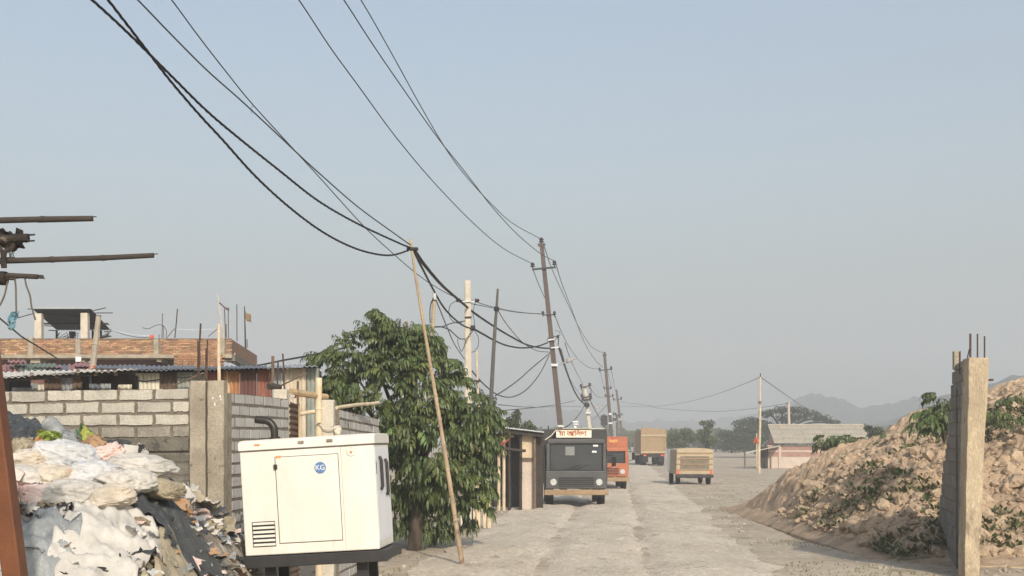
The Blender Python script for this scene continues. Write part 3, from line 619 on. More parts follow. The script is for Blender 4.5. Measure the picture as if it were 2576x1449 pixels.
# roof canopy
can = thing('roof_canopy', 'black sheet canopy on two square concrete posts above the brick parapet', 'canopy', at(1, 470, 450, YK + .5))
for (x0, x1, yt) in ((272, 327, 262), (623, 677, 258)):
    a, b = at(1, x0, yt, YK + .3), at(1, x1, yt, YK + .3); obj('post', MB().bbox((a.x, YK + .12, zb_), (b.x, YK + .40, a.z)), conclight_m, can, bevel=.015)
fa, fb = at(1, 245, 224, YK), at(1, 692, 224, YK); ba, bb = at(1, 432, 386, YK + 4.0), at(1, 842, 386, YK + 4.0)
obj('roof_sheet', corr_mb(fa, fb, ba, bb, .11, .02), roof_black, can)
obj('roof_edge', MB().tube([fa + V3((0, -.03, .02)), fb + V3((0, -.03, .02))], .022, 6), galv_m, can)
for t in (.25, .6): frame_beam(lerp(fa, ba, t) - V3((.2, 0, .07)), lerp(fb, bb, t) + V3((.2, 0, -.07)), .05, .07, darkwood_m, can, 'purlin')
for (x, yb) in ((431, 445), (768, 448), (705, 445)):
    a, b = at(1, x, 388, YK + 3.8), at(1, x, yb, YK + 3.8); obj('stick_post', MB().tube([a, b - V3((0, 0, .3))], .045, 6), darkwood_m, can)
for (x1_, y1_, x2_, y2_) in ((210, 226, 250, 224), (135, 293, 262, 258), (690, 243, 805, 217), (700, 256, 858, 255), (338, 352, 400, 356), (370, 388, 440, 390), (790, 400, 855, 392), (720, 330, 832, 345)):
    Yq = YK + (0.2 if y1_ < 300 else 3.0); o = obj('stick', MB().tube([at(1, x1_, y1_, Yq), at(1, x2_, y2_, Yq)], .02, 5), darkwood_m, can)
# clutter seen under the canopy
o = obj('dark_bucket', MB().lathe(at(1, 549, 447, YK + 2), [(.10, 0), (.13, .26), (.12, .27)], 12), roof_black); tag(o, 'small black tub standing under the roof canopy', 'tub')
brush = thing('brushwood', 'pile of thin dry sticks lying on the roof under the canopy', 'brushwood', at(1, 460, 447, YK + 3))
for i in range(16):
    x = random.uniform(410, 620); obj('stick', MB().tube([at(1, x, 448, YK + 3 + random.random()), at(1, x + random.uniform(-30, 90), random.uniform(395, 432), YK + 3 + random.random())], .012, 4), darkwood_m, brush)
brush2 = thing('brushwood', 'dry branches lying on the roof right of the canopy', 'brushwood', at(1, 790, 447, YK + 2))
for i in range(10):
    x = random.uniform(740, 790); obj('stick', MB().tube([at(1, x, 448, YK + 2), at(1, x + random.uniform(20, 90), random.uniform(400, 440), YK + 2)], .014, 4), darkwood_m, brush2)
o = obj('red_crate', MB().bbox(at(1, 1143, 424, YK + .02) - V3((0, .1, 0)), at(1, 1166, 450, YK + .02) + V3((0, .1, 0))), redbox_m, bevel=.02); tag(o, 'small bright red plastic box on the brick parapet', 'box')
# rods and flags on the roof
rods = [(1236, 258, 1232, 446, .016, 'thin rebar standing left of the bent loop of wire on the parapet'), (1244, 350, 1244, 446, .012, 'short thin rebar close to a taller one on the parapet'), (1350, 225, 1330, 446, .024, 'thick dark rod leaning right above the middle of the parapet'),
        (1708, 225, 1716, 446, .02, 'rebar right of the white flag stick on the parapet corner'), (1736, 212, 1738, 446, .017, 'rebar at the corner end of the brick parapet'), (1722, 340, 1722, 446, .015, 'short rebar between two tall ones at the parapet corner'),
        (1802, 190, 1803, 470, .02, 'tall rebar behind the receding parapet left of the flag'), (1211, 420, 1210, 446, .014, 'tiny rebar stub left of the thin rebars'), (1270, 445, 1328, 375, .014, 'slanting wire stay beside the thick leaning rod'),
        (1585, 435, 1650, 380, .014, 'slanting stick beside the tall white bamboo')]
for (x1_, y1_, x2_, y2_, r, lab) in rods: rod(1, x1_, y1_, x2_, y2_, YK + (.1 if x1_ < 1750 else 2.5), r, lab, rebar_m)
for (x, y1_, y2_) in ((1880, 455, 520), (1868, 440, 505)): rod(1, x, y1_, x, y2_, YK + 5, .02, 'short rebar by the flagpole base, %s one' % ('right' if x > 1870 else 'left'), rebar_m)
o = obj('bent_wire', MB().tube(bez([at(1, x, y, YK + .1) for x, y in ((1085, 368), (1130, 376), (1180, 352), (1220, 346), (1250, 362), (1266, 395), (1265, 446))], 5), .013, 5), rebar_m); tag(o, 'bent wire arching over the brick parapet', 'wire')
fs_ = thing('flag_stick', 'leaning white stick with a small dark red flag above the parapet corner', 'flag', at(1, 1700, 440, YK + .2))
obj('stick', bamboo_mb(at(1, 1700, 446, YK + .2), at(1, 1655, 105, YK + .2), .024, .012, .5), bamboopale_m, fs_)
def flag(k, pts, Y, mat, parent, wave=.05, seed=1):
    """pts: hoist top, hoist bottom, fly top, fly bottom."""
    A, B, C_, E = [at(k, x, y, Y) for x, y in pts]
    obj('flag_cloth', MB().grid(lambda u, v: lerp(lerp(A, C_, u), lerp(B, E, u), v) + V3((0, wave * math.sin(u * 7 + v * 2 + seed) * u, wave * .5 * math.sin(u * 6 + seed))), 14, 6, thick=(0, .004, 0)), mat, parent, smooth=True)
flag(1, ((1664, 172), (1665, 186), (1743, 228), (1742, 242)), YK + .2, flag3_m, fs_, .04)
fp = thing('flag_pole', 'dark pole with a faded striped flag behind the receding brick parapet', 'flag', at(1, 1868, 510, YK + 5))
obj('pole', MB().tube([at(1, 1868, 530, YK + 5), at(1, 1860, 205, YK + 5)], [.04, .022], 6), darkwood_m, fp)
flag(1, ((1863, 235), (1866, 298), (1912, 280), (1914, 338)), YK + 5, flag2_m, fp, .08, 3)
o = obj('white_line', MB().tube(sag(at(1, 845, 382, YK), at(1, 1143, 428, YK), .06), .006, 5), text_m); tag(o, 'thin white line sagging from the canopy to the red box', 'line')
o = obj('dark_line', MB().tube(sag(at(1, 842, 378, YK + .2), at(1, 1150, 440, YK + .2), .12), .011, 5), cable_m); tag(o, 'dark cord sagging from the canopy to the parapet', 'cord')
o = obj('white_line', MB().tube(sag(at(1, 1330, 378, YK + .1), at(1, 1640, 380, YK + .1), .02), .005, 5), text_m); tag(o, 'thin white line stretched between the leaning rod and the bamboo', 'line')

# ---------------------------------------------------------------- bamboo hut frame at the left edge
YH = 8.0
hut = thing('bamboo_hut', 'dark bamboo eave of a hut poking in at the left edge', 'hut', (-4.3, YH, 0))
def raf(pts, r0, r1, split=0, mat=bamboodark_m):
    a, b = at(7, *pts[0], YH), at(7, *pts[1], YH); d_ = (b - a).normalized(); a0 = a - d_ * 1.6
    obj('rafter', bamboo_mb(a0, b, r0, r1, .30, 10, .006), mat, hut)
    for i in range(split):
        q = rv(r1 * .6); q.x = 0; obj('splinter', MB().tube([b - d_ * .35 + q, b + d_ * random.uniform(-.01, .05) + q * 1.2], [r1 * .45, r1 * .2], 5), mat, hut)
raf(((0, 165), (880, 146)), .024, .018, 5)
raf(((0, 550), (1462, 496)), .024, .016, 1)
raf(((0, 530), (140, 522)), .009, .008, 0)
raf(((0, 680), (360, 700)), .018, .016, 5)
raf(((0, 712), (60, 716)), .05, .045, 2, rot_m)
raf(((0, 345), (270, 330)), .03, .028, 3, rot_m)
def thatch(u, v):
    p = at(7, lerp(-700, 150, u), lerp(300 - 0 * u, 370, v), YH + .1)
    return p + V3((.05 * noise.noise(V3((u * 9, v * 7, 1))), .12 * noise.noise(V3((u * 8, v * 6, 5))), .10 * noise.noise(V3((u * 11, v * 9, 3))) + .07 * (1 - u) * (1 - v)))
obj('rotten_eave', MB().grid(thatch, 50, 16, thick=(0, .12, 0)), rot_m, hut)
obj('rope_loop', MB().tube(bez([at(7, x, y, YH - .05) for x, y in ((-20, 400), (20, 455), (60, 455), (110, 430), (135, 385))], 5), .014, 6), rot_m, hut)
obj('rope_loop', MB().tube(bez([at(7, x, y, YH - .05) for x, y in ((38, 450), (34, 520), (38, 615))], 5), .018, 6), rot_m, hut)
for i in range(14):
    x = random.uniform(10, 150); y = random.uniform(385, 410); obj('fibre', MB().tube(bez([at(7, x, y, YH), at(7, x + random.uniform(-25, 25), y + random.uniform(20, 60), YH), at(7, x + random.uniform(-40, 10), y + random.uniform(40, 140), YH)], 4), .0018, 4), rot_m, hut)
obj('hanging_string', MB().tube(bez([at(7, x, y, YH) for x, y in ((82, 680), (50, 850), (15, 940), (-20, 1000))], 5), .0055, 6), rope_m, hut)
obj('hanging_string', MB().tube(bez([at(7, x, y, YH) for x, y in ((138, 690), (150, 800), (153, 930), (155, 1030))], 5), .0055, 6), rope_m, hut)
obj('hanging_string', MB().tube(bez([at(7, x, y, YH) for x, y in ((232, 680), (250, 780), (285, 880), (300, 980), (325, 1070), (338, 1110))], 5), .0055, 6), rope_m, hut)
obj('hanging_string', MB().tube(bez([at(7, x, y, YH) for x, y in ((75, 712), (130, 715), (180, 708), (240, 690))], 5), .006, 6), rope_m, hut)
for xp in (-4.62, -5.6): obj('post', bamboo_mb((xp, YH + .08, 0), (xp, YH + .08, at(7, 0, 130, YH).z), .055, .05), bamboodark_m, hut)
for yq in (168, 345, 558, 700):
    z = at(7, 0, yq, YH).z; obj('tie_beam', MB().tube([(-4.62, YH + .02, z + .02), (-4.62, YH + 1.2, z + .02)], .04, 8), bamboodark_m, hut)
o = rag(7, [(158, 1028), (130, 1060), (112, 1110), (118, 1150), (110, 1205)], YH, bluerag_m, 'plastic_rag', wid=.024, seed=5); tag(o, 'crumpled blue plastic rag hanging on a string at the left edge', 'rag')
o = obj('guy_wire', MB().tube([at(7, -30, 1070, YH + .2), at(7, 200, 1265, YH + 1.2), at(7, 500, 1449, YH + 2.4), at(1, 460, 620, YH + 4.0)], .006, 5), cable_m); tag(o, 'thin dark wire slanting down from the rusty post across the parapet', 'wire')
# rusty post
a, b = at(1, -42, 300, 8.6), at(1, 108, 1500, 8.6); d_ = (b - a); zz = lambda z, xo: (a.x + d_.x * (a.z - z) / (a.z - b.z) + xo)
g = MB(); w1, w2 = -.13, .0
g.prism([(zz(0, w1), 8.5, 0), (zz(0, w2), 8.5, 0), (zz(0, w2), 8.64, 0), (zz(0, w1), 8.64, 0)], V3((zz(3.15, 0) - zz(0, 0), 0, 3.15)))
o = obj('rusty_post', g, rust_m, bevel=.012); tag(o, 'leaning rust brown steel post at the left edge in front of the rubbish', 'post')
g = MB(); zc = at(15, 0, 400, 8.4).z
g.add([V3((zz(zc, -.115) + .03 * math.cos(t) * random.uniform(.6, 1.2), 8.494, zc + .045 * math.sin(t) * random.uniform(.6, 1.2))) for t in [i * .6 for i in range(10)]], [tuple(range(10))])
obj('paint_patch', g, text_m, o)

# ---------------------------------------------------------------- rubbish heap
def heap_top(x):
    P = [(-8, 2.0), (-6.5, 2.2), (-4.9, 2.12), (-4.5, 1.95), (-4.0, 1.82), (-3.75, 1.78), (-3.4, 1.68), (-3.1, 1.4), (-2.85, .95), (-2.6, .45), (-2.4, 0)]
    for a_, b_ in zip(P, P[1:]):
        if a_[0] <= x <= b_[0]: return lerp(a_[1], b_[1], (x - a_[0]) / (b_[0] - a_[0]))
    return 0
def heap_z(x, y):
    s_ = max(0, min(1, (y - 9.5) / 1.9)); s_ = s_ * (2 - s_); bk = max(.0, min(1, (14.9 - y) / .9)); c = heap_top(x) * s_ * (.75 + .25 * bk)
    return c * .94 + min(1, c) * (noise.fractal(V3((x * 2.2, y * 2.2, 8)), .8, 2.1, 4) * .09 + abs(noise.noise(V3((x * 7, y * 7, 2)))) * .06) - .04
g = MB().grid(lambda u, v: V3((lerp(-7.5, -2.4, u), lerp(9.5, 14.85, v), heap_z(lerp(-7.5, -2.4, u), lerp(9.5, 14.85, v)))), 120, 100)
o = obj('rubbish_heap', g, litter_m); tag(o, 'heap of mixed rubbish under the sacks against the block wall', 'rubbish', kind='stuff')
def sack(loc, size, rot, mat, seed, label, cat='sack', name='sack', wr=.10, square=.72):
    b_ = bmesh.new(); bmesh.ops.create_uvsphere(b_, u_segments=110, v_segments=70, radius=1)
    q = (Matrix.Rotation(rot[2], 3, 'Z') @ Matrix.Rotation(rot[1], 3, 'Y') @ Matrix.Rotation(rot[0], 3, 'X'))
    for v in b_.verts:
        p = v.co.copy(); p = V3([math.copysign(abs(c) ** square, c) for c in p]) * .92
        n1 = 1 - abs(noise.noise(p * 1.6 + V3((seed, 0, 3)))); n2 = 1 - abs(noise.noise(p * 3.6 + V3((0, seed, 9)))); n3 = noise.noise(p * 1.1 + V3((2, 5, seed)))
        f = 1 + wr * (1.0 * (n1 ** 3 - .4) + .55 * (n2 ** 3 - .4) + 1.4 * n3)
        n4 = 1 - 2 * abs(noise.noise(p * 5.5 + V3((seed, 4, 2)) + V3((n3, n1, n2)))); f += wr * .45 * max(0, n4) ** 2 * (.4 + n1)
        fold = .5 * wr * math.sin(p.x * 9 + 4 * noise.noise(p * 1.5 + V3((seed, 1, 1)))) * max(0, p.z)
        p = V3((p.x * size[0], p.y * size[1], p.z * size[2] * (1 + fold))) * f
        if p.z < 0: p.z *= .7
        v.co = V3(loc) + q @ p
    me = bpy.data.meshes.new(name); b_.to_mesh(me); b_.free(); me.shade_smooth(); o = link(name, me, mat); return tag(o, label, cat)
def zat(x, y, Y): return at(15, x, y, Y)
def crumple(quad, mat, amp, seed, label, cat, name, nu=46, nv=30, freq=3.0, bulge=.1, parent=None):
    """Crumpled sheet between four picture points with their depths (tl, tr, bl, br)."""
    A, B, C_, E = [zat(*q) for q in quad]; W_, H_ = (B - A).length, (C_ - A).length
    def fn(u, v):
        p = lerp(lerp(A, B, u), lerp(C_, E, u), v); q = V3((u * W_ * freq * 1.3, v * H_ * freq * 1.3, seed))
        r1 = 1 - 2 * abs(noise.noise(q)); r2 = 1 - 2 * abs(noise.noise(q * 2.3 + V3((3, 1, 7)))); n = amp * (r1 * .6 + r2 * .35) + amp * .5 * noise.noise(q * .5)
        e = V3((.05 * noise.noise(V3((v * 5, seed, 1))), 0, .05 * noise.noise(V3((u * 6, seed, 4)))))
        b_ = bulge * math.sin(math.pi * u) * math.sin(math.pi * v)
        return p + e + V3((0, -1, .5)).normalized() * (n + b_)
    o = obj(name, MB().grid(fn, nu, nv, thick=(0, .004, 0)), mat, parent, smooth=False)
    if parent is None: tag(o, label, cat)
    return o
crumple([(100, 225, 13.9), (560, 380, 14.0), (120, 620, 12.6), (760, 600, 12.9)], sacks['dark'], .07, 3, 'crumpled dark grey tarpaulin heaped against the block wall', 'tarpaulin', 'tarpaulin', 70, 50, 3.5, .12)
crumple([(380, 395, 13.4), (720, 470, 13.4), (330, 640, 12.7), (780, 640, 12.7)], sacks['dark'], .05, 13, 'fold of black plastic at the right end of the dark tarpaulin', 'plastic sheet', 'plastic_sheet', 50, 40, 5, .1)
g = MB().tube(bez([zat(690, 395, 13.0), zat(740, 440, 12.95), zat(800, 500, 12.9), zat(830, 560, 12.85)], 5), [.075 + .02 * math.sin(i * 1.7) for i in range(16)], 14)
o = obj('plastic_roll', g, sacks['grey'], smooth=True); tag(o, 'rolled shiny grey plastic poking up beside the dark tarpaulin', 'plastic roll')
crumple([(800, 440, 13.1), (1090, 520, 13.2), (830, 640, 12.7), (1110, 650, 12.8)], sacks['grey'], .06, 23, 'grey wavy plastic sheet draped right of the plastic roll', 'plastic sheet', 'plastic_sheet', 50, 30, 4, .08)
tent = thing('plastic_bag', 'open green and yellow bag standing up in a peak', 'bag', zat(1220, 630, 12.9))
crumple([(1160, 415, 13.0), (1175, 420, 13.0), (1085, 560, 12.85), (1170, 640, 12.8)], sacks['green'], .02, 33, '', '', 'dark_side', 20, 20, 5, .03, tent)
crumple([(1170, 425, 12.95), (1190, 440, 12.95), (1150, 640, 12.75), (1360, 570, 12.9)], sacks['yellowgreen'], .025, 43, '', '', 'yellow_side', 26, 24, 5, .04, tent)
crumple([(1165, 415, 12.98), (1180, 425, 12.98), (1330, 560, 12.95), (1385, 575, 12.95)], sacks['green'], .02, 53, '', '', 'green_rim', 20, 16, 5, .02, tent)
crumple([(1160, 655, 12.75), (1400, 560, 13.0), (1290, 760, 12.4), (1560, 700, 12.7)], sacks['card'], .035, 63, 'crumpled brown cardboard lying below the green and yellow bag', 'cardboard', 'cardboard', 40, 30, 2, .12)
crumple([(520, 610, 12.6), (720, 560, 12.7), (540, 700, 12.3), (800, 680, 12.4)], sacks['orange'], .05, 73, 'orange plastic scrap among lime leaves on the heap', 'plastic scrap', 'plastic_scrap', 34, 24, 5, .1)
lv = thing('cabbage_leaves', 'pale lime green vegetable leaves thrown on the heap', 'leaves', zat(720, 640, 12.4))
for i in range(26):
    p = zat(random.uniform(640, 800), random.uniform(530, 660), random.uniform(12.3, 12.5)); d_ = V3((random.uniform(-.6, .6), -.5, random.uniform(.1, 1))).normalized(); sd_ = d_.cross(V3((0, 1, .2))).normalized(); L_ = random.uniform(.07, .15)
    g = MB().grid(lambda u, v: p + d_ * L_ * v + sd_ * (u - .5) * .07 * math.sin(math.pi * (.15 + .75 * v)) + V3((0, 0, -.05 * v * v)) + rv(.004), 3, 5, thick=(0, .002, 0)); obj('leaf', g, sacks['lime'], lv)
crumple([(200, 650, 12.5), (470, 600, 12.6), (190, 830, 12.0), (500, 700, 12.2)], sacks['khaki'], .07, 83, 'crumpled khaki cloth at the left foot of the dark tarpaulin', 'cloth', 'cloth', 50, 40, 4, .12)
sack(zat(470, 930, 12.0), (.21, .26, .13), (0, R(-6), R(12)), sacks['peach'], 1.0, 'white woven sack with orange print at the front left of the heap', wr=.10)
sack(zat(980, 880, 12.1), (.33, .30, .17), (0, R(8), R(-10)), sacks['blueprint'], 2.0, 'big printed white and blue woven sack on top of the heap', wr=.11)
sack(zat(1500, 840, 12.2), (.17, .18, .10), (0, R(-8), R(20)), sacks['pink'], 3.0, 'pink and white crumpled plastic bundle below the brown cardboard', 'bundle', 'plastic_bundle', .2)
sack(zat(2000, 1000, 12.1), (.32, .28, .12), (0, R(7), R(-6)), sacks['white'], 4.0, 'plain white woven sack lying at the right end of the heap', wr=.10)
bx_ = thing('carton', 'small white carton with a dark open side on the heap', 'carton', zat(1840, 800, 12.5))
a = zat(1840, 765, 12.5); q = Matrix.Rotation(R(25), 3, 'Z') @ Matrix.Rotation(R(8), 3, 'Y')
obj('box', MB().box(a, (.15, .12, .105), q), sacks['white'], bx_, bevel=.006); obj('open_side', MB().box(a + V3((.105, -.02, 0)), (.05, .10, .12), q), roof_black, bx_)  # solid black block stands in for the carton's shaded inside
crumple([(1960, 690, 12.7), (2000, 700, 12.7), (1980, 850, 12.3), (2120, 860, 12.4)], sacks['white'], .02, 93, 'white flap of plastic right of the small carton', 'plastic scrap', 'plastic_scrap', 24, 20, 5, .03)
sack(zat(1640, 700, 12.9), (.12, .1, .06), (0, 0, .4), sacks['dark'], 5.0, 'small dark bundle behind the pink plastic', 'bundle', 'bundle', .2)
low = [('white', 330, 1180, 11.5, .27, 'white woven sack low at the left, beside the rusty post'), ('peach', 760, 1160, 11.6, .26, 'orange printed sack in the second row, under the big printed sack'), ('blueprint', 1290, 1110, 11.7, .26, 'blue printed sack under the pink plastic bundle'), ('white', 1760, 1240, 11.6, .28, 'dirty white sack below the plain white one'),
       ('pink', 560, 1430, 11.2, .25, 'pink and white sack at the bottom left'), ('white', 1030, 1420, 11.2, .30, 'large white sack at the bottom middle of the heap'), ('peach', 1500, 1450, 11.2, .26, 'orange and white sack at the bottom right of the heap'), ('khaki', 2250, 1330, 11.9, .22, 'khaki bag at the right foot of the heap')]
for i, (m, x, y, Y, s_, lab) in enumerate(low): sack(zat(x, y, Y), (s_, s_ * .85, s_ * .5), (0, random.uniform(-.2, .2), random.uniform(-.6, .6)), sacks[m], 10.0 + i, lab, wr=.11)
def drape(x0, x1, y0, y1, mat, seed, label, cat='plastic sheet', name='plastic_sheet'):
    ca, sa_ = math.cos(seed * 1.7) * .25, 1
    def fn(u, v):
        x = lerp(x0, x1, u) + ca * (v - .5) * .6 + .10 * noise.noise(V3((v * 4, seed, 1))); y = lerp(y0, y1, v) + .10 * noise.noise(V3((u * 4, seed, 5)))
        q = V3((x * 2.4 + 1.5 * noise.noise(V3((x, y * 1.5, seed))), y * 4.0, seed)); r1 = 1 - 2 * abs(noise.noise(q)); r2 = 1 - 2 * abs(noise.noise(q * 2.4 + V3((1, 4, 2))))
        return V3((x, y, heap_z(x, y) + .07 + .075 * r1 + .035 * r2))
    tag(obj(name, MB().grid(fn, 60, 46, thick=(0, 0, -.004)), mat, smooth=True), label, cat)
drape(-5.2, -4.2, 9.7, 10.9, sacks['khaki'], 1.0, 'khaki cloth spread low on the left of the heap', 'cloth', 'cloth')
drape(-4.35, -3.55, 9.65, 10.7, sacks['grey'], 2.0, 'grey plastic sheet draped over the bottom middle of the heap')
drape(-3.75, -3.05, 10.1, 11.3, sacks['white'], 3.0, 'dirty white plastic sheet draped over the right flank of the heap')
drape(-3.5, -2.8, 11.3, 12.3, sacks['dark'], 4.0, 'black plastic sheet on the right slope of the heap behind the white sheet')
drape(-4.9, -4.3, 10.6, 11.5, sacks['pink'], 5.0, 'pink plastic sheet between the sacks and the khaki cloth')
drape(-3.05, -2.6, 10.3, 11.4, sacks['khaki'], 6.0, 'khaki rag at the right foot of the heap beside the generator', 'cloth', 'cloth')
for key, n_, lab in (('white', 260, 'scraps of white plastic strewn over the rubbish heap'), ('grey', 200, 'scraps of grey plastic strewn over the rubbish heap'), ('dark', 160, 'scraps of black plastic strewn over the rubbish heap'), ('card', 140, 'scraps of brown cardboard strewn over the rubbish heap'), ('pink', 110, 'scraps of pink plastic strewn over the rubbish heap'), ('khaki', 150, 'khaki cloth scraps strewn over the rubbish heap'), ('blueprint', 120, 'printed sack scraps strewn over the rubbish heap')):
    g = MB()
    for i in range(n_ * 2):
        x, y = random.uniform(-7.2, -2.55), 9.6 + 4.4 * random.random(); z = heap_z(x, y)
        if z < .05: continue
        l1, l2 = random.uniform(.02, .07) * random.choice((1, 1, 2.2)), random.uniform(.02, .06) * random.choice((1, 1, 2)); q = Matrix.Rotation(random.uniform(0, 6.28), 3, 'Z') @ Matrix.Rotation(random.uniform(-.9, .9), 3, 'X') @ Matrix.Rotation(random.uniform(-.5, .5), 3, 'Y'); sd_ = random.uniform(0, 99); c = V3((x, y, z + random.uniform(.0, .05)))
        g.grid(lambda u, v: c + q @ V3(((u - .5) * 2 * l1 + .03 * noise.noise(V3((v * 4, sd_, 1))), (v - .5) * 2 * l2 + .03 * noise.noise(V3((u * 4, sd_, 5))), .6 * l2 * (1 - 2 * abs(noise.noise(V3((u * 2.6, v * 2.6, sd_))))))), 6, 5)
    tag(obj('litter', g, sacks[key], smooth=True), lab, 'litter', kind='stuff')

# ---------------------------------------------------------------- generator on a trolley (built about its base, then turned)
gen = bpy.data.objects.new('generator', None); COL.objects.link(gen); tag(gen, 'white box generator with a bent black exhaust pipe on a trolley', 'generator')
GL, GD, GH, GZ = 1.45, .86, 1.20, .0
g = MB(); g.prism([(-GL / 2, -GD / 2, 0), (GL / 2, -GD / 2, 0), (GL / 2, GD / 2, 0), (-GL / 2, GD / 2, 0)], (0, 0, GH - .085)); obj('canopy_body', g, white_m, gen, bevel=.012)
o_ = .012
g = MB(); prof = [(-GD / 2 - o_, GH - .08), (-GD / 2 - o_, GH), (-GD / 2 + .06, GH + .028), (GD / 2 - .06, GH + .028), (GD / 2 + o_, GH), (GD / 2 + o_, GH - .08)]
g.prism([(-GL / 2 - o_, y, z) for y, z in prof], (GL + 2 * o_, 0, 0)); lid = obj('lid', g, white_m, gen, bevel=.008)
g = MB().bbox((-GL / 2 + .02, -GD / 2 + .065, GH + .0285), (GL / 2 - .02, GD / 2 - .065, GH + .032)); obj('dusty_top', g, whiteroof_m, lid)
# exhaust
ex = [(-.31 * GL, 0, GH + .02), (-.31 * GL, 0, GH + .13)] + [(-.31 * GL - .12 + .12 * math.cos(t), 0, GH + .13 + .12 * math.sin(t)) for t in (R(20), R(45), R(70), R(90))] + [(-.31 * GL - .20, 0, GH + .265)]
pipe = obj('exhaust_pipe', MB().tube(bez(ex, 4), .042, 16), exh_m, gen, smooth=True)
obj('flange', MB().lathe((-.31 * GL, 0, GH + .029), [(.085, 0), (.085, .012), (.06, .016), (.06, .03)], 20), exh_m, pipe)
yf = -GD / 2
def gx(zx): return (zx - 1180) / 2020 * GL           # picture column on the front face
def gzz(zy): return GH - .08 - (zy - 460) / 237 / 3.68 * S
dr = obj('door', MB().bbox((gx(705), yf - .008, .12), (gx(1645), yf + .01, gzz(580))), white_m, gen, bevel=.005)
for (q0, q1) in (((gx(705) - .006, .115), (gx(705), gzz(580) + .006)), ((gx(1645), .115), (gx(1645) + .006, gzz(580) + .006)), ((gx(705), gzz(580)), (gx(1645), gzz(580) + .006)), ((gx(705), .114), (gx(1645), .12))): obj('door_gap', MB().bbox((q0[0], yf - .0035, q0[1]), (q1[0], yf + .001, q1[1])), darkmetal_m, dr)  # dark strips put in for the shade in the door gap
obj('lid_gap_line', MB().bbox((-GL / 2 - .004, -GD / 2 - .004, GH - .093), (GL / 2 + .004, GD / 2 + .004, GH - .081)), M('lid gap shade', (.10, .09, .075), None, 9, .8, 0), lid)  # dark strip painted in for the shadow line under the lid
obj('panel_gap', MB().bbox((gx(1690), yf - .0015, .02), (gx(1696), yf + .001, GH - .09)), M('panel seam', (.40, .38, .33), None, 9, .6, 0), gen)
obj('latch', MB().bbox((gx(680), yf - .03, gzz(750)), (gx(733), yf - .009, gzz(680))), darkmetal_m, dr, bevel=.004)
obj('amber_plate', MB().bbox((gx(715), yf - .010, gzz(592)), (gx(792), yf + .001, gzz(556))), amber_m, gen)
obj('amber_plate', MB().bbox((gx(405), yf - .022, GH - .03), (gx(487), yf - .010, GH - .012)), amber_m, gen)
for x in (1110, 1540): obj('hinge', MB().bbox((gx(x - 45), yf - .028, GH - .035), (gx(x + 45), yf - .010, GH - .005)), M('dull hinge', (.25, .22, .17), None, 9, .5, .1), gen, bevel=.004)
pr = obj('port_ring', MB().lathe((gx(1850), yf - .001, gzz(555)), [(.052, -.012), (.052, .003), (.046, .008), (.042, .008), (.040, .001)], 24, (0, -1, 0)), white_m, gen, smooth=False)
obj('port_knob', MB().lathe((gx(1850), yf - .004, gzz(560)), [(.014, 0), (.012, .014), (.0, .016)], 12, (0, -1, 0)), amber_m, pr)
em = obj('emblem', MB().lathe((gx(1375), yf - .009, gzz(765)), [(.062, -.001), (.062, .003), (.055, .004)], 28, (0, -1, 0)), emblem_m, gen)
def text(s_, loc, size, mat, parent, name='lettering', rot=(R(90), 0, 0), ext=.002, sx=1.0):
    c = bpy.data.curves.new(name, 'FONT'); c.body = s_; c.size = size; c.extrude = ext; c.align_x = 'CENTER'; c.align_y = 'CENTER'
    t_ = bpy.data.objects.new(name, c); COL.objects.link(t_); dg = bpy.context.evaluated_depsgraph_get(); me = bpy.data.meshes.new_from_object(t_.evaluated_get(dg)); bpy.data.objects.remove(t_)
    me.materials.clear(); o = link(name, me, mat, parent); o.location = loc; o.rotation_euler = rot; o.scale = (sx, 1, 1); return o
text('KG', (gx(1375), yf - .0145, gzz(765)), .075, text_m, em)
for (yc, z0, z1, hw) in ((-.2, .62, .98, .045), (.12, .55, .95, .03)):
    obj('end_handle', MB().tube([(GL / 2 + .012, yc, z0), (GL / 2 + .03, yc, z0 + .04), (GL / 2 + .03, yc, z1 - .04), (GL / 2 + .012, yc, z1)], .018, 8), darkmetal_m, gen)
for (yc, zc, w_, h_) in ((-.36, .86, .05, .13), (.33, .62, .06, .2)): obj('end_vent', MB().bbox((GL / 2 - .01, yc - w_ / 2, zc - h_ / 2), (GL / 2 + .004, yc + w_ / 2, zc + h_ / 2)), M('vent grey', (.22, .23, .25), None, 9, .6, .1), gen)
obj('end_door', MB().bbox((GL / 2 - .01, -GD / 2 + .03, .08), (GL / 2 + .0025, GD / 2 - .03, GH - .12)), M('white enamel shaded end', (.70, .71, .72), (.66, .67, .68), 2, .4, .02, fine=.02), gen, bevel=.003)  # bluish tint of the shaded end is put into this enamel's colour
obj('louvre_shade', MB().bbox((-GL / 2 + .09, yf - .004, .09), (gx(645), yf + .001, .36)), darkmetal_m, gen)  # dark plate stands in for the shade between the louvres
for z in [.1 + .045 * i for i in range(6)]: obj('louvre', MB().bbox((-GL / 2 + .10, yf - .014, z), (gx(640), yf - .0045, z + .026)), white_m, gen, bevel=.003)
fr = obj('trolley_frame', MB().bbox((-GL / 2 - .08, -GD / 2 - .03, -.13), (GL / 2 + .08, -GD / 2 + .06, -.01)).bbox((-GL / 2 - .08, GD / 2 - .06, -.13), (GL / 2 + .08, GD / 2 + .03, -.01)).bbox((-GL / 2 - .08, -GD / 2 + .06, -.12), (-GL / 2 + .02, GD / 2 - .06, -.012)).bbox((GL / 2 - .02, -GD / 2 + .06, -.12), (GL / 2 + .08, GD / 2 - .06, -.012)), darkmetal_m, gen, bevel=.006)
GW = .36
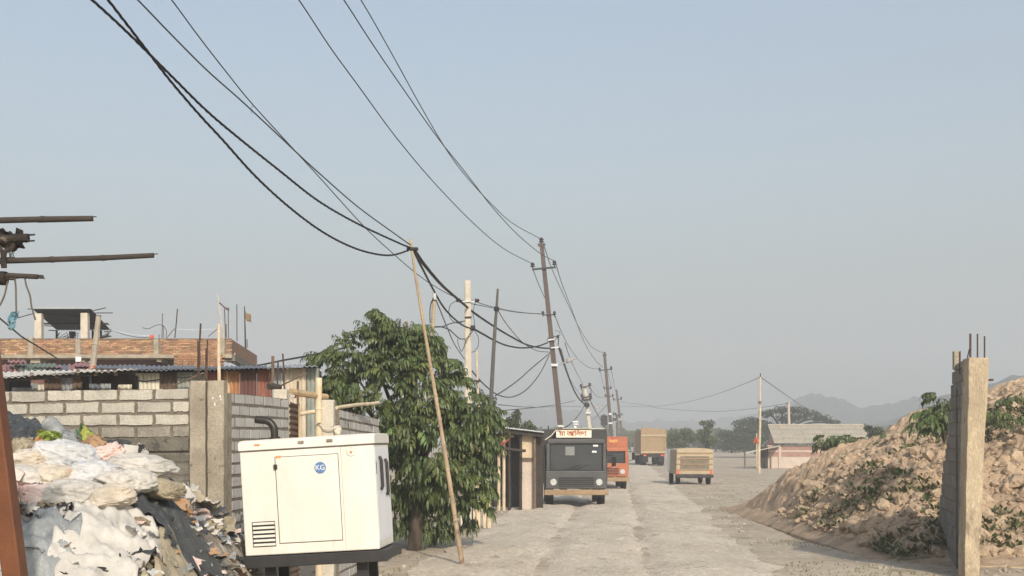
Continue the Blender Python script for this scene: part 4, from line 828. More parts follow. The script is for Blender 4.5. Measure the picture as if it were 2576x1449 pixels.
for sx in (-1, 1):
    for sy in (-1, 1):
        wl = obj('wheel', MB().lathe((sx * .5, sy * (GD / 2 - .02), -.78), [(.12, -.09), (.30, -.09), (.345, -.07), (.36, -.03), (.36, .03), (.345, .07), (.30, .09), (.12, .09)], 28, (0, 1, 0)), black_m, gen, smooth=False)
        obj('rim', MB().lathe((sx * .5, sy * (GD / 2 - .02), -.78), [(.19, -.06), (.20, -.092), (.10, -.10), (.04, -.10), (.04, .10), (.10, .10), (.20, .092)], 20, (0, 1, 0)), tan_m, wl)
    obj('axle', MB().tube([(sx * .5, -GD / 2, -.78), (sx * .5, GD / 2, -.78)], .035, 8), darkmetal_m, gen)
    for sy in (-1, 1): obj('leaf_spring', MB().bbox((sx * .5 - .06, sy * (GD / 2 - .16) - .03, -.80), (sx * .5 + .06, sy * (GD / 2 - .16) + .03, -.125)), darkmetal_m, gen)
YG = 13.5
gl_, gr_ = at(13, 165, 470, YG), at(13, 2190, 350, YG)
gc = (gl_ + gr_) / 2; yaw = R(-4.5); tilt = -math.atan2(gr_.z - gl_.z, gr_.x - gl_.x)
gen.rotation_euler = (0, tilt, yaw); gen.location = (gc.x + .06, YG + GD / 2, gc.z - GH)

# ---------------------------------------------------------------- trees
def leaf_mb(mb, base, direc, L_, npair, lw, ll, droop=.5):
    """A compound leaf: arching stalk with pairs of hanging leaflets."""
    d0 = V3(direc).normalized(); P = [V3(base)]; d_ = d0.copy(); st = L_ / 7
    for i in range(7): P.append(P[-1] + d_ * st); d_ = (d_ + V3((0, 0, -droop * .32))).normalized()
    mb.tube([P[0], P[2], P[4], P[6], P[7]], [.004, .0035, .003, .0025, .001], 3, cap=False)
    def blade(p, out, l, w_):
        s_ = out.cross(V3((0, 0, 1)))
        if s_.length < .05: s_ = V3((1, 0, 0))
        s_ = s_.normalized() * w_ / 2; dn = V3((0, 0, -1)); q0 = p; q1 = p + out * l * .38 + dn * l * .08; q2 = p + out * l * .66 + dn * l * .36; q3 = p + out * l * .74 + dn * l * .82
        up = V3((0, 0, w_ * .12))
        mb.add([q0, q1 - s_ + up, q1 - up * .5, q1 + s_ + up, q2 - s_ * .95 + up, q2 - up * .5, q2 + s_ * .95 + up, q3], [(0, 2, 1), (0, 3, 2), (1, 2, 5, 4), (2, 3, 6, 5), (4, 5, 7), (5, 6, 7)])
    for i in range(npair):
        t = .18 + .78 * i / (npair - 1) if npair > 1 else .5; k = t * 7; j = min(int(k), 6); p = lerp(P[j], P[j + 1], k - j); ax = (P[j + 1] - P[j]).normalized(); sd_ = ax.cross(V3((0, 0, 1)))
        sd_ = sd_.normalized() if sd_.length > .1 else V3((1, 0, 0))
        f = .75 + .5 * math.sin(math.pi * t)
        for sg in (-1, 1): blade(p, (sd_ * sg * .75 + ax * .55 + rv(.2)).normalized(), ll * f * random.uniform(.85, 1.1), lw * f)
    blade(P[-1], (P[-1] - P[-2]).normalized(), ll, lw)
YT = 25.3
lobes = [(790, 960, 40, 45, .0), (785, 1060, 42, 50, .3), (1080, 862, 36, 36, .1), (1000, 1195, 60, 45, -.2), (1100, 1195, 70, 45, -.4), (1190, 1200, 55, 40, -.1), (1040, 1235, 60, 35, .2), (1140, 1240, 70, 35, .1), (1000, 1285, 55, 45, .4), (1090, 1300, 65, 50, .5), (1180, 1275, 55, 45, .3), (810, 985, 45, 55, .2), (830, 930, 50, 50, .1), (880, 900, 62, 62, -.1), (930, 880, 60, 60, .2), (985, 880, 62, 62, -.2), (1040, 885, 58, 58, .0), (1065, 930, 55, 70, .3), (905, 960, 80, 70, -.5), (985, 960, 80, 75, -.7), (1060, 990, 75, 70, -.5),
         (1130, 975, 42, 45, .1), (1170, 1020, 60, 50, -.2), (1200, 1060, 50, 50, -.4), (1120, 1060, 75, 65, -.7), (1030, 1070, 75, 60, -.8), (960, 1040, 60, 50, -.4), (1185, 1110, 55, 45, -.4), (1080, 1130, 70, 55, -.7), (800, 1040, 40, 50, .5), (1020, 1150, 50, 45, -.3), (1160, 1165, 60, 40, -.1), (1050, 855, 40, 30, .3), (965, 838, 30, 25, .2)]
tree = thing('leafy_tree', 'dense leafy tree with drooping glossy leaves behind the leaning bamboo pole', 'tree', (at('d', 1030, 0, YT).x, YT, 0))
pts = []
lob3 = []
for (x, y, rx, ry, dy) in lobes:
    c = at('d', x, y, YT + dy); s_ = (YT + dy) / F; lob3.append((c, V3((rx * s_, (rx + ry) / 2 * s_ * 1.1, ry * s_))))
def inside(p, sc_=.8):
    for c, r in lob3:
        q = p - c
        if (q.x / (r.x * sc_)) ** 2 + (q.y / (r.y * sc_)) ** 2 + (q.z / (r.z * sc_)) ** 2 < 1: return True
    return False
rndt = random.Random(5)
tries = 0
while len(pts) < 2150 and tries < 60000:
    tries += 1; c, r = rndt.choice(lob3); v = V3((rndt.gauss(0, 1), rndt.gauss(0, 1), rndt.gauss(0, 1))).normalized(); rad = rndt.uniform(.72, 1.02); p = c + V3((v.x * r.x, v.y * r.y, v.z * r.z)) * rad
    if inside(p, .64): continue
    if v.y > .55 and rndt.random() < .8: continue
    if noise.noise(p * 2.1 + V3((3, 1, 7))) < -.14 + .1 * rndt.random(): continue
    pts.append((p, v))
variants = []
for i in range(7):
    g = MB(); leaf_mb(g, (0, 0, 0), (1, 0, .35), .31 + .02 * i, 5 + i % 2, .040, .122, .55 + .07 * (i % 3)); variants.append(g.mesh('leaf'))
pts.sort(key=lambda q: q[0].y)
fol = MB()
for i, (p, v) in enumerate(pts):
    d_ = (v + V3((0, -.25, .25 + rndt.uniform(-.2, .3))) + V3((rndt.uniform(-.5, .5), rndt.uniform(-.4, .4), 0))).normalized(); s_ = rndt.uniform(.65, 1.3)
    if i % 3 == 0 and i < 900:
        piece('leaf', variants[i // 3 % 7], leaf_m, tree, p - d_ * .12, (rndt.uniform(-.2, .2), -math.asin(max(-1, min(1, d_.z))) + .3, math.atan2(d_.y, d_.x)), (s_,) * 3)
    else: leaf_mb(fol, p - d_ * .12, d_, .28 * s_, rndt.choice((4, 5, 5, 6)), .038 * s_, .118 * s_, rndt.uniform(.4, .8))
# the branch tip that stands out at the top left, and other shoots along the outline
def shoot(a, b, n, L_=.2):
    for i in range(n):
        t = i / (n - 1); p = lerp(a, b, t); d_ = (b - a).normalized(); leaf_mb(fol, p, (V3((0, 0, .2)) + d_ * .6 + V3((rndt.uniform(-.8, .8), -.6, 0))).normalized(), L_, 4, .04, .11, .7)
for (x1_, y1_, x2_, y2_, n) in ((1330, 410, 1108, 240, 34), (1290, 380, 1115, 250, 26), (1040, 420, 1030, 380, 5), (1530, 350, 1440, 345, 6), (800, 500, 650, 600, 12), (1640, 600, 1720, 610, 7), (1700, 680, 1740, 655, 6), (1820, 860, 1940, 880, 8), (1420, 1190, 1440, 1400, 10)):
    shoot(at(2, x1_, y1_, YT - .3), at(2, x2_, y2_, YT - .3), n, .2)
o = obj('foliage', fol, leafin_m, tree); o['kind'] = 'stuff'
g = MB()
for (x, y) in ((1035, 350), (895, 425), (940, 430), (1010, 405), (1600, 590), (1650, 610), (1345, 320), (765, 515), (785, 500), (1690, 720), (1115, 400), (640, 690)):
    b0_ = at(2, x, y + 60, YT - .1); tip = at(2, x, y, YT - .1)
    for i in range(26):
        p = lerp(b0_, tip, rndt.random()) + V3((rndt.uniform(-.05, .05), rndt.uniform(-.05, .05), 0)); g.box(p, (.02, .02, .025), Matrix.Rotation(rndt.random() * 3, 3, 'X'))
    g.tube([b0_, tip], .006, 4)
o = obj('seed_panicles', g, flower_m, tree); o['kind'] = 'stuff'
tb = V3((at('d', 1040, 0, YT).x, YT, 0)); fork = V3((tb.x, YT, 1.5))
obj('trunk', MB().tube(bez([tb - V3((0, 0, .1)), tb + V3((.06, 0, .7)), fork, fork + V3((-.05, 0, 1.2))], 5), [.15 - .006 * i for i in range(16)], 10), bark_m, tree, smooth=True)
for (c, r) in lob3[::2]: obj('limb', MB().tube(bez([fork, lerp(fork, c, .5) + V3((0, 0, .15)), c], 5), [.07 - .005 * i for i in range(11)], 6), bark_m, tree, smooth=True)
# inner twigs darken the heart of the crown with real wood and leaves
inn = MB()
for i in range(240):
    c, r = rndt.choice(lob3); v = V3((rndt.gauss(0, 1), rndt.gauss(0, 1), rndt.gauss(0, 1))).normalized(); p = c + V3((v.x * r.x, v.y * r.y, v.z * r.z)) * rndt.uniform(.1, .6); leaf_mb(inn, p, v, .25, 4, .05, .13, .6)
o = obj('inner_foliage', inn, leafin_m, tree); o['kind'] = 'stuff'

def far_tree(name, label, lob, Y, mat, dens, leaf, trunk, group=None, depth=.8, flat=1.0):
    """lob: crown lobes in the picture (frame, x, y, rx, ry in picture px of that frame)."""
    L3 = []; leaf = Y * .0011; dens = 17
    for (k, x, y, rx, ry, dy) in lob:
        c = at(k, x, y, Y + dy); s_ = (Y + dy) / F * (S / FR[k][2] if k != 'd' else 1); L3.append((c, V3((rx * s_, rx * s_ * depth, ry * s_))))
    base = V3((at(trunk[0], trunk[1], 0, Y).x, Y, 0)); t = thing(name, label, 'tree', base, group); g = MB()
    for c, r in L3:
        n = int(dens * (r.x * r.z) / leaf ** 2)
        for i in range(n):
            v = V3((rndt.gauss(0, 1), rndt.gauss(0, 1), rndt.gauss(0, 1))).normalized(); rad = rndt.random() ** .42 * (1 + .18 * noise.noise(v * 2.3 + c)); p = c + V3((v.x * r.x, v.y * r.y, v.z * r.z)) * rad
            n1 = (v + rv(.9)).normalized(); e1_ = n1.orthogonal().normalized() * leaf * rndt.uniform(.5, 1); e2 = n1.cross(e1_).normalized() * leaf * rndt.uniform(.4, .9)
            g.add([p - e1_, p + e2 * .6 - e1_ * .1, p + e1_, p - e2 * .7], [(0, 1, 2), (0, 2, 3)])
    obj('crown', g, mat, t)
    top = min((c for c, r in L3), key=lambda c: abs(c.x - base.x)); fk = V3((base.x, Y, top.z * .55))
    obj('trunk', MB().tube([base - V3((0, 0, .2)), fk, top], [Y * .0022, Y * .0017, Y * .0006], 8), farbark_m, t)
    for c, r in L3: obj('limb', MB().tube(bez([fk, lerp(fk, c, .55) + V3((0, 0, .03 * Y * .1)), c], 4), [Y * .0011 - Y * .0001 * i for i in range(9)], 5), farbark_m, t)
    return t
far_tree('roadside_tree', 'dark bushy tree between the leafy tree and the slim grey pole', [(4, 60, 500, 90, 70, 0), (4, 180, 570, 80, 75, 0), (4, 120, 650, 100, 80, 0), (4, 20, 450, 50, 40, 0), (4, 230, 690, 80, 50, 0)], 46, far_a, 3.2, .13, (4, 120))
far_tree('roadside_tree', 'rounded tree rising above the shack roof left of the brown steel pole', [(4, 440, 690, 50, 60, 0), (4, 410, 750, 90, 60, 0), (4, 370, 790, 70, 50, 0), (4, 550, 780, 60, 45, 0), (4, 600, 820, 50, 40, 0), (4, 470, 830, 120, 50, 0), (4, 310, 810, 60, 40, 0), (4, 455, 645, 22, 22, 0)], 62, far_b, 3.0, .15, (4, 450))
far_tree('rain_tree', 'broad spreading dark rain tree behind the long pale roof', [(5, 1000, 770, 90, 40, 0), (5, 1100, 740, 100, 40, 2), (5, 1260, 670, 90, 45, 0), (5, 1400, 640, 110, 42, -2), (5, 1540, 640, 110, 40, 0), (5, 1660, 680, 110, 45, 0), (5, 1780, 720, 100, 45, 2), (5, 1880, 760, 80, 35, 0), (5, 1200, 780, 140, 50, 0), (5, 1480, 720, 160, 50, 3), (5, 1050, 830, 140, 50, -2), (5, 1000, 900, 200, 60, -3), (5, 1200, 880, 120, 90, -2), (5, 860, 870, 90, 45, -2), (5, 1960, 800, 60, 30, 0), (5, 960, 980, 230, 70, -3), (5, 1180, 990, 120, 70, -3)], 165, far_a, 3.6, .42, (5, 1400), depth=1.0)
far_tree('far_tree', 'thin pale tree with one round tuft beside the tan tipper', [(5, 715, 770, 55, 45, 0), (5, 640, 760, 35, 25, 0), (5, 700, 820, 45, 40, 0), (5, 640, 880, 70, 60, 0), (5, 700, 930, 100, 60, 0)], 120, far_b, 2.4, .22, (5, 690))
far_tree('far_tree', 'hazy bushy tree just right of the tan tipper', [(5, 490, 850, 65, 50, 0), (5, 390, 880, 80, 50, 0), (5, 520, 900, 80, 60, 0), (5, 420, 960, 110, 60, 0), (5, 330, 930, 50, 70, 0)], 130, far_b, 2.6, .24, (5, 460))
far_tree('far_tree', 'low dark tree at the left end of the earth bank', [(6, 690, 1065, 65, 45, 0), (6, 840, 1040, 80, 60, 0), (6, 780, 1080, 90, 50, 0), (6, 860, 1010, 50, 40, 0)], 75, far_a, 3.2, .17, (6, 780))
far_tree('far_tree', 'bushy green tree at the right end of the long pale roof', [(6, 450, 1055, 45, 40, 0), (6, 540, 1085, 60, 50, 0), (6, 500, 1130, 70, 60, 0), (6, 600, 1120, 50, 50, 0)], 85, far_a, 3.0, .18, (6, 520))
for i, (x0, x1, y, Y, lab) in enumerate(((1960, 2300, 1075, 260, 'distant line of trees behind the house roof'), (1180, 1540, 1078, 300, 'distant line of trees behind the dark truck'), (1560, 1900, 1085, 240, 'distant line of trees behind the tan tipper'))):
    g = MB()
    for q in range(900):
        x = random.uniform(x0, x1); yy = y + 14 * noise.noise(V3((x * .05, i, 2))) + 6 * noise.noise(V3((x * .2, i, 5))); p = at('d', x, random.uniform(yy, 1128), Y + random.uniform(-6, 6)); e1_ = rv(1); e1_.normalize(); e2 = e1_.orthogonal().normalized(); l = random.uniform(.5, 1.1)
        g.add([p - e1_ * l, p + e2 * l * .7, p + e1_ * l, p - e2 * l * .7], [(0, 1, 2), (0, 2, 3)])
    o = obj('far_wood', g, far_b); tag(o, lab, 'wood', kind='stuff')
g = MB()
for i in range(3800):
    x = 6.9 + 8 * random.random(); y = random.uniform(23, 31)
    if noise.noise(V3((x * .55, y * .55, 3.3))) + .25 * noise.noise(V3((x * 2, y * 2, 1))) < .06: continue
    p = V3((x, y, mound_h(x, y)))
    for q in range(4):
        a_ = random.uniform(0, 6.28); l = random.uniform(.05, .19); d_ = V3((math.cos(a_), math.sin(a_), random.uniform(.2, 1.3))).normalized(); s_ = d_.cross(V3((0, 0, 1))).normalized() * l * .22; c = p + d_ * l * random.uniform(.2, .6)
        g.add([c, c + d_ * l * .5 - s_, c + d_ * l, c + d_ * l * .5 + s_], [(0, 1, 2), (0, 2, 3)])
tag(obj('ground_cover', g, weed_m), 'low green creepers spreading in patches over the earth bank', 'ground cover', kind='stuff')
g = MB()
for i in range(14000):
    y = 19 + 60 * random.random() ** 1.7; x = random.uniform(-9, 12) * (1 + y / 60)
    if abs(x - track_x(y)) < 3.2 or noise.noise(V3((x * .4, y * .3, 8))) < .02: continue
    p = V3((x, y, gz(x, y)))
    for q in range(3):
        d_ = V3((random.uniform(-.6, .6), random.uniform(-.6, .6), 1)).normalized(); l = random.uniform(.025, .085); s_ = V3((d_.z, 0, -d_.x)) * .005; g.add([p - s_, p + s_, p + d_ * l + V3((random.uniform(-.03, .03), 0, 0))], [(0, 1, 2)])
tag(obj('grass', g, M('dry grass', (.16, .15, .06), (.11, .12, .045), 2, .8, 0, trans=.2)), 'sparse dry grass along the edges of the dusty track', 'grass', kind='stuff')
def weed(k, x, y, Y, h, w_, n, label, ll=.16, mat=weed_m, name='weed_plant', zbase=None):
    top = at(k, x, y, Y); zb2 = zbase if zbase is not None else top.z - h; h = top.z - zb2; t = thing(name, label, 'plant', (top.x, Y, zb2)); g = MB(); st = MB()
    for i in range(n):
        a_ = random.uniform(0, 6.28); rr = random.random() ** .6 * w_; zt2 = random.uniform(.25, 1) * h; tip = V3((top.x + rr * math.cos(a_), Y + rr * math.sin(a_) * .6, zb2 + zt2))
        if i % 3 == 0: st.tube(bez([(top.x, Y, zb2 - .05), lerp(V3((top.x, Y, zb2)), tip, .6) + rv(.03), tip], 3), .007, 4)
        leaf_mb(g, tip, V3((math.cos(a_), math.sin(a_) - .4, .4)), ll * 1.5, 3, ll * .42, ll, .6)
    obj('leaves', g, mat, t); obj('stem', st, bark_m, t)
weed(6, 1175, 710, 26, 1.0, .34, 44, 'leafy shrub growing left of the tall concrete column', .13)
weed(6, 1100, 890, 25.2, .5, .35, 26, 'low large-leaved weed at the left foot of the shrub on the bank', .16)
weed(6, 1880, 730, 29.5, .35, .4, 26, 'small green weed near the top of the earth bank at the right edge', .14)
for i, (x, y, Y, lab) in enumerate(((1640, 900, 27.5, 'green weeds right beside the concrete column'), (1750, 880, 27.6, 'green weeds halfway up the bank, second from the column'), (1850, 890, 27.8, 'green weeds halfway up the bank, third from the column'), (1620, 960, 26.5, 'weeds lower down just right of the column'), (1830, 950, 26.8, 'weeds lower on the bank near the right edge'), (330, 1115, 40, 'papaya-like leafy plant in front of the pale roof, right of two'), (215, 1125, 40, 'leafy plant in front of the pale roof, left of two'), (740, 1110, 33, 'pale weeds on the left end of the earth bank'), (620, 1180, 33, 'sprawling weeds at the left foot of the earth bank'), (430, 1220, 34, 'green weeds between the house wall and the bank'))):
    big = Y > 38; weed(6, x, y, Y, 1.3 if big else .22, .75 if big else .40, 50 if big else 12, lab, .2 if big else .09, zbase=0.6 if big else None)

# ---------------------------------------------------------------- concrete column and block wall at the right
YR = 20.0
rc = thing('concrete_column', 'tall sunlit concrete column with three rebars at the right', 'column', (at(6, 1490, 0, YR).x, YR, 0))
a, b = at(6, 1408, 385, YR), at(6, 1594, 385, YR); lo_ = at(6, 1386, 1500, YR), at(6, 1548, 1500, YR)
g = MB(); n = 26; vs_ = []
for i in range(n + 1):
    t = i / n; z = lerp(-.2, a.z, t); f = (a.z - z) / (a.z - lo_[0].z); xl, xr = lerp(a.x, lo_[0].x, f), lerp(b.x, lo_[1].x, f); step = .012 if z > at(6, 0, 930, YR).z else 0.0
    for (x, y) in ((xl, YR), (xr + step, YR), (xr + step, YR + .30), (xl, YR + .30)): vs_.append(V3((x + .012 * noise.noise(V3((x * 3, z * 4, y))), y - step + .012 * noise.noise(V3((y * 3, z * 4, x))), z)))
for q in vs_[-4:]: q.z += random.uniform(-.025, .01)
g.add(vs_, [(4 * i + q, 4 * i + (q + 1) % 4, 4 * i + 4 + (q + 1) % 4, 4 * i + 4 + q) for i in range(n) for q in range(4)] + [(3, 2, 1, 0), tuple(range(4 * n, 4 * n + 4))])
obj('shaft', g, concyel_m, rc, bevel=.012)
for (x, y1_, dy_) in ((1421, 155, .05), (1489, 155, .12), (1556, 178, .05)): obj('rebar', MB().tube([at(6, x, 400, YR + dy_) - V3((0, 0, .3)), at(6, x + 1, y1_, YR + dy_)], .013 if x != 1421 else .018, 8), rebar_m, rc)
obj('rebar', MB().tube([at(6, 1385, 420, YR + .2), at(6, 1413, 300, YR + .1)], .010, 6), rebar_m, rc)
p = at(6, 1600, 597, YR + .1); obj('bracket', MB().bbox((p.x - .06, YR + .06, p.z - .012), (p.x + .055, YR + .14, p.z + .02)), rebar_m, rc)
# wall behind it, running back and to the left, its far end broken off in a rake
YW0, YW1 = 20.32, 22.6
wr_ = thing('block_wall', 'shaded grey block wall running back from the tall concrete column', 'wall', (at(6, 1330, 0, 21).x, 21, 0))
w0 = at(6, 1396, 445, YW0); w1 = at(6, 1248, 512, YW1)
W_ = math.hypot(w1.x - w0.x, w1.y - w0.y); dw = V3((w1.x - w0.x, w1.y - w0.y, 0)).normalized()
def wall_strip(s0, s1, z0a, z1a, name, mat, out=0.0, th=.10):
    nrm = V3((-dw.y, dw.x, 0)) * (1 if -dw.y < 0 else -1); p0, p1 = V3((w0.x, w0.y, 0)) + dw * s0 + nrm * out, V3((w0.x, w0.y, 0)) + dw * s1 + nrm * out
    return obj(name, MB().prism([p0 + V3((0, 0, z0a)), p1 + V3((0, 0, z0a)), p1 - nrm * th + V3((0, 0, z0a)), p0 - nrm * th + V3((0, 0, z0a))], (0, 0, z1a - z0a)), mat, wr_)
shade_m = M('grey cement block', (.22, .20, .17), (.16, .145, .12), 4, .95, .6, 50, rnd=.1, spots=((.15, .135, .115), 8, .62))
topz = w0.z
ncr = 15; crs = topz / ncr
for r in range(ncr):
    z1_ = topz - crs * r; ext = W_ + round((topz - z1_) * .95 / .2) * .2         # the broken end steps outwards towards the ground
    s_ = -.18 if r % 2 else 0
    while s_ < ext - .05:
        e_ = min(s_ + .40, ext)
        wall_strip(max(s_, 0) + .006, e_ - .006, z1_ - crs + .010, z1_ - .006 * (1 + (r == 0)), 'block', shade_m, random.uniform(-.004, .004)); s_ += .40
for i_ in range(8): wall_strip(.01 + .0005 * i_, W_ - .05 + (7 - i_) / 8 * topz * .9, topz / 8 * i_, topz / 8 * (i_ + 1) - .001 - .03 * (i_ == 7), 'mortar', mortar_m, -.014, .06)
wall_strip(W_ * .62, W_ * .62 + .10, 0, topz - .35, 'dark_strip', M('dark strip', (.13, .115, .10), None, 5, .9, .3), .02, .03)  # thin dark upright strip on the wall face
wall_strip(0.02, W_ * .85, topz, topz + .10, 'top_beam', conc_m, .0)
p = V3((w0.x, w0.y, 0)) + dw * (W_ * .7); obj('stub_post', MB().bbox((p.x - .055, p.y - .05, topz), (p.x + .055, p.y + .05, topz + .32)), conc_m, wr_, bevel=.01)
for q in (.45, .5): p = V3((w0.x, w0.y, 0)) + dw * (W_ * q); obj('rebar', MB().tube([p + V3((0, 0, topz - .1)), p + V3((0, 0, topz + .28))], .009, 6), rebar_m, wr_)

# ---------------------------------------------------------------- poles
INS = MB().lathe((0, 0, 0), [(.018, -.12), (.018, 0), (.075, .0), (.085, .02), (.05, .05), (.045, .07), (.07, .075), (.075, .095), (.045, .13), (.03, .15)], 12).mesh('insulator', True)
def ins(p, parent, s_=1.0): return piece('insulator', INS, porc_m, parent, p, None, (s_,) * 3)
def ibeam(mb, base, top, w0_, w1_):
    base, top = V3(base), V3(top); prof = [(-.5, -.5), (.5, -.5), (.5, -.36), (.12, -.30), (.12, .30), (.5, .36), (.5, .5), (-.5, .5), (-.5, .36), (-.12, .30), (-.12, -.30), (-.5, -.36)]
    n_ = len(prof); vs = [base + V3((x * w0_, y * w0_, 0)) for x, y in prof] + [top + V3((x * w1_, y * w1_, 0)) for x, y in prof]
    mb.add(vs, [tuple(range(n_ - 1, -1, -1)), tuple(range(n_, 2 * n_))] + [(i, (i + 1) % n_, (i + 1) % n_ + n_, i + n_) for i in range(n_)])
def on_ground(k, top, low, Y):
    """Base of a leaning pole: the line through two picture points carried down to the ground."""
    a_, b_ = at(k[0], *top, Y), at(k[1], *low, Y); t = a_.z / (a_.z - b_.z); return lerp(a_, b_, t)
def arm(k, x1_, y1_, x2_, y2_, Y, parent, w_=.07, mat=darkmetal_m, name='cross_arm'): return frame_beam(at(k, x1_, y1_, Y), at(k, x2_, y2_, Y), w_, w_, mat, parent, name)
def street_lamp(k, clampxy, armend, head0, head1, tip, Y, parent, s_=1.0):
    A = at(k, *clampxy, Y); B = at(k, *armend, Y - .3)
    la = obj('lamp_arm', MB().tube([A, B], .035 * s_, 8), galv_m, parent); H0, H1 = at(k, *head0, Y - .3), at(k, *head1, Y - .3)
    q = (H1 - H0).to_track_quat('X', 'Z').to_matrix(); obj('lamp_head', MB().box((H0 + H1) / 2, ((H1 - H0).length, .30 * s_, .20 * s_), q), M('lamp casing', (.30, .28, .26), (.25, .235, .22), 6, .6, .1), la, bevel=.02)
    T = at(k, *tip, Y - .3); q = (T - H1).to_track_quat('X', 'Z').to_matrix(); obj('led_panel', MB().box((H1 + T) / 2, ((T - H1).length, .24 * s_, .035), q), M('led panel', (.34, .35, .36), None, 6, .4, 0), la)
    obj('clamp', MB().box(A, (.34 * s_, .30 * s_, .12 * s_)), galv_m, la, bevel=.01)

Y1 = 60.0
base1 = on_ground((3, 9), (1222, 120), (775, 460), Y1); top1 = at(3, 1221, 112, Y1)
pole1 = thing('steel_pole', 'tall brown steel power pole leaning left, nearest of its row', 'power pole', base1)
g = MB(); ibeam(g, base1 - V3((0, 0, .3)), top1, .27, .19); obj('pole', g, steel_m, pole1)
t_ = arm(10, 278, 215, 420, 210, Y1 - .05, pole1, .12, steel_m, 'top_clamp'); ins(at(10, 347, 165, Y1), pole1, 1.5)
arm(10, 170, 680, 620, 640, Y1 - .14, pole1, .085)
for (x, y) in ((180, 640), (595, 600)): ins(at(10, x, y - 8, Y1 - .14), pole1, 1.35)
arm(3, 1228, 658, 1328, 655, Y1 - .15, pole1, .05)
for x in (1232, 1320): ins(at(3, x, 652, Y1 - .15), pole1, 1.0)
for (x1_, y1_, x2_, y2_) in ((470, 360, 610, 335), (535, 545, 735, 520)): arm(16, x1_, y1_, x2_, y2_, Y1 - .2, pole1, .06, galv_m, 'bracket')
ins(at(16, 706, 300, Y1 - .2), pole1, .9)
obj('conductor_bundle', MB().tube(bez([at(16, x, y, Y1 - .2) for x, y in ((485, 290), (462, 350), (500, 400), (560, 330), (630, 270), (705, 290), (720, 400), (705, 470), (745, 540))], 5), .022, 6), cable_m, pole1)
obj('conductor_bundle', MB().tube(bez([at(16, x, y, Y1 - .22) for x, y in ((640, 130), (740, 160), (750, 240), (700, 260), (620, 390), (560, 420))], 5), .012, 5), cable_m, pole1)
street_lamp(16, (620, 955), (930, 880), (915, 850), (1055, 815), (1190, 795), Y1 - .1, pole1)
arm(9, 700, 470, 840, 470, Y1 - .1, pole1, .1, galv_m, 'band')

Y2 = 120.0
base2 = on_ground((4, 4), (1280, 110), (1350, 880), Y2); top2 = at(4, 1280, 108, Y2)
pole2 = thing('steel_pole', 'second brown steel power pole of the row, right of the dark truck', 'power pole', base2)
g = MB(); ibeam(g, base2 - V3((0, 0, .3)), top2, .34, .24); obj('pole', g, steel_m, pole2)
ins(at(4, 1282, 112, Y2), pole2, 1.7); arm(4, 1262, 120, 1300, 118, Y2 - .1, pole2, .14, steel_m, 'top_clamp')
arm(4, 1230, 263, 1352, 250, Y2 - .15, pole2, .10)
for (x, y) in ((1234, 258), (1344, 246)): ins(at(4, x, y, Y2 - .15), pole2, 1.6)
for (x1_, x2_, y) in ((1275, 1345, 430), (1288, 1365, 503)):
    arm(4, x1_, y + 6, x2_, y + 2, Y2 - .16, pole2, .07)
    for x in (x1_ + 2, x2_ - 6): ins(at(4, x, y + 2, Y2 - .16), pole2, 1.2)
street_lamp(4, (1335, 765), (1420, 738), (1405, 735), (1440, 722), (1460, 715), Y2 - .1, pole2, 1.2)
arm(11, 945, 908, 1010, 908, Y2 - .2, pole2, .2, galv_m, 'band')
Y3 = 190.0
base3 = on_ground((4, 4), (1396, 460), (1447, 880), Y3); top3 = at(4, 1396, 460, Y3)
pole3 = thing('steel_pole', 'third and farthest tall steel power pole of the row', 'power pole', base3)
g = MB(); ibeam(g, base3 - V3((0, 0, .3)), top3, .42, .30); obj('pole', g, steel_m, pole3)
ins(at(4, 1394, 462, Y3), pole3, 2.0); arm(4, 1365, 545, 1445, 535, Y3 - .2, pole3, .12)
for (x, y) in ((1368, 540), (1440, 531)): ins(at(4, x, y, Y3 - .2), pole3, 2.0)
arm(4, 1390, 690, 1448, 686, Y3 - .2, pole3, .10); ins(at(4, 1446, 684, Y3 - .2), pole3, 1.6)
Y4 = 150.0
p4 = thing('lattice_pole', 'short far pole crowded with insulator arms behind the dark truck', 'power pole', (at(4, 1275, 0, Y4).x, Y4, 0))
g = MB().tube([(at(4, 1280, 0, Y4).x, Y4, -.2), at(4, 1276, 680, Y4)], [.2, .16], 8); obj('pole', g, steel_m, p4)
for y in (712, 735, 757, 780):
    arm(4, 1250, y, 1304, y - 2, Y4 - .2, p4, .09)
    for x in (1252, 1264, 1290, 1302): ins(at(4, x, y - 2, Y4 - .2), p4, 1.7)
p5 = thing('far_pole', 'thin far pole with two short arms between the second and third steel poles', 'power pole', (at(4, 1404, 0, 175).x, 175, 0))
obj('pole', MB().tube([(at(4, 1407, 0, 175).x, 175, -.2), at(4, 1400, 682, 175)], [.2, .16], 8), steel_m, p5)
for y in (688, 738): arm(4, 1384, y, 1420, y - 3, 174.8, p5, .14); ins(at(4, 1386, y - 3, 174.8), p5, 2.0); ins(at(4, 1368, y - 3, 174.8), p5, 2.2)
arm(4, 1345, 740, 1400, 738, 174.8, p5, .12)

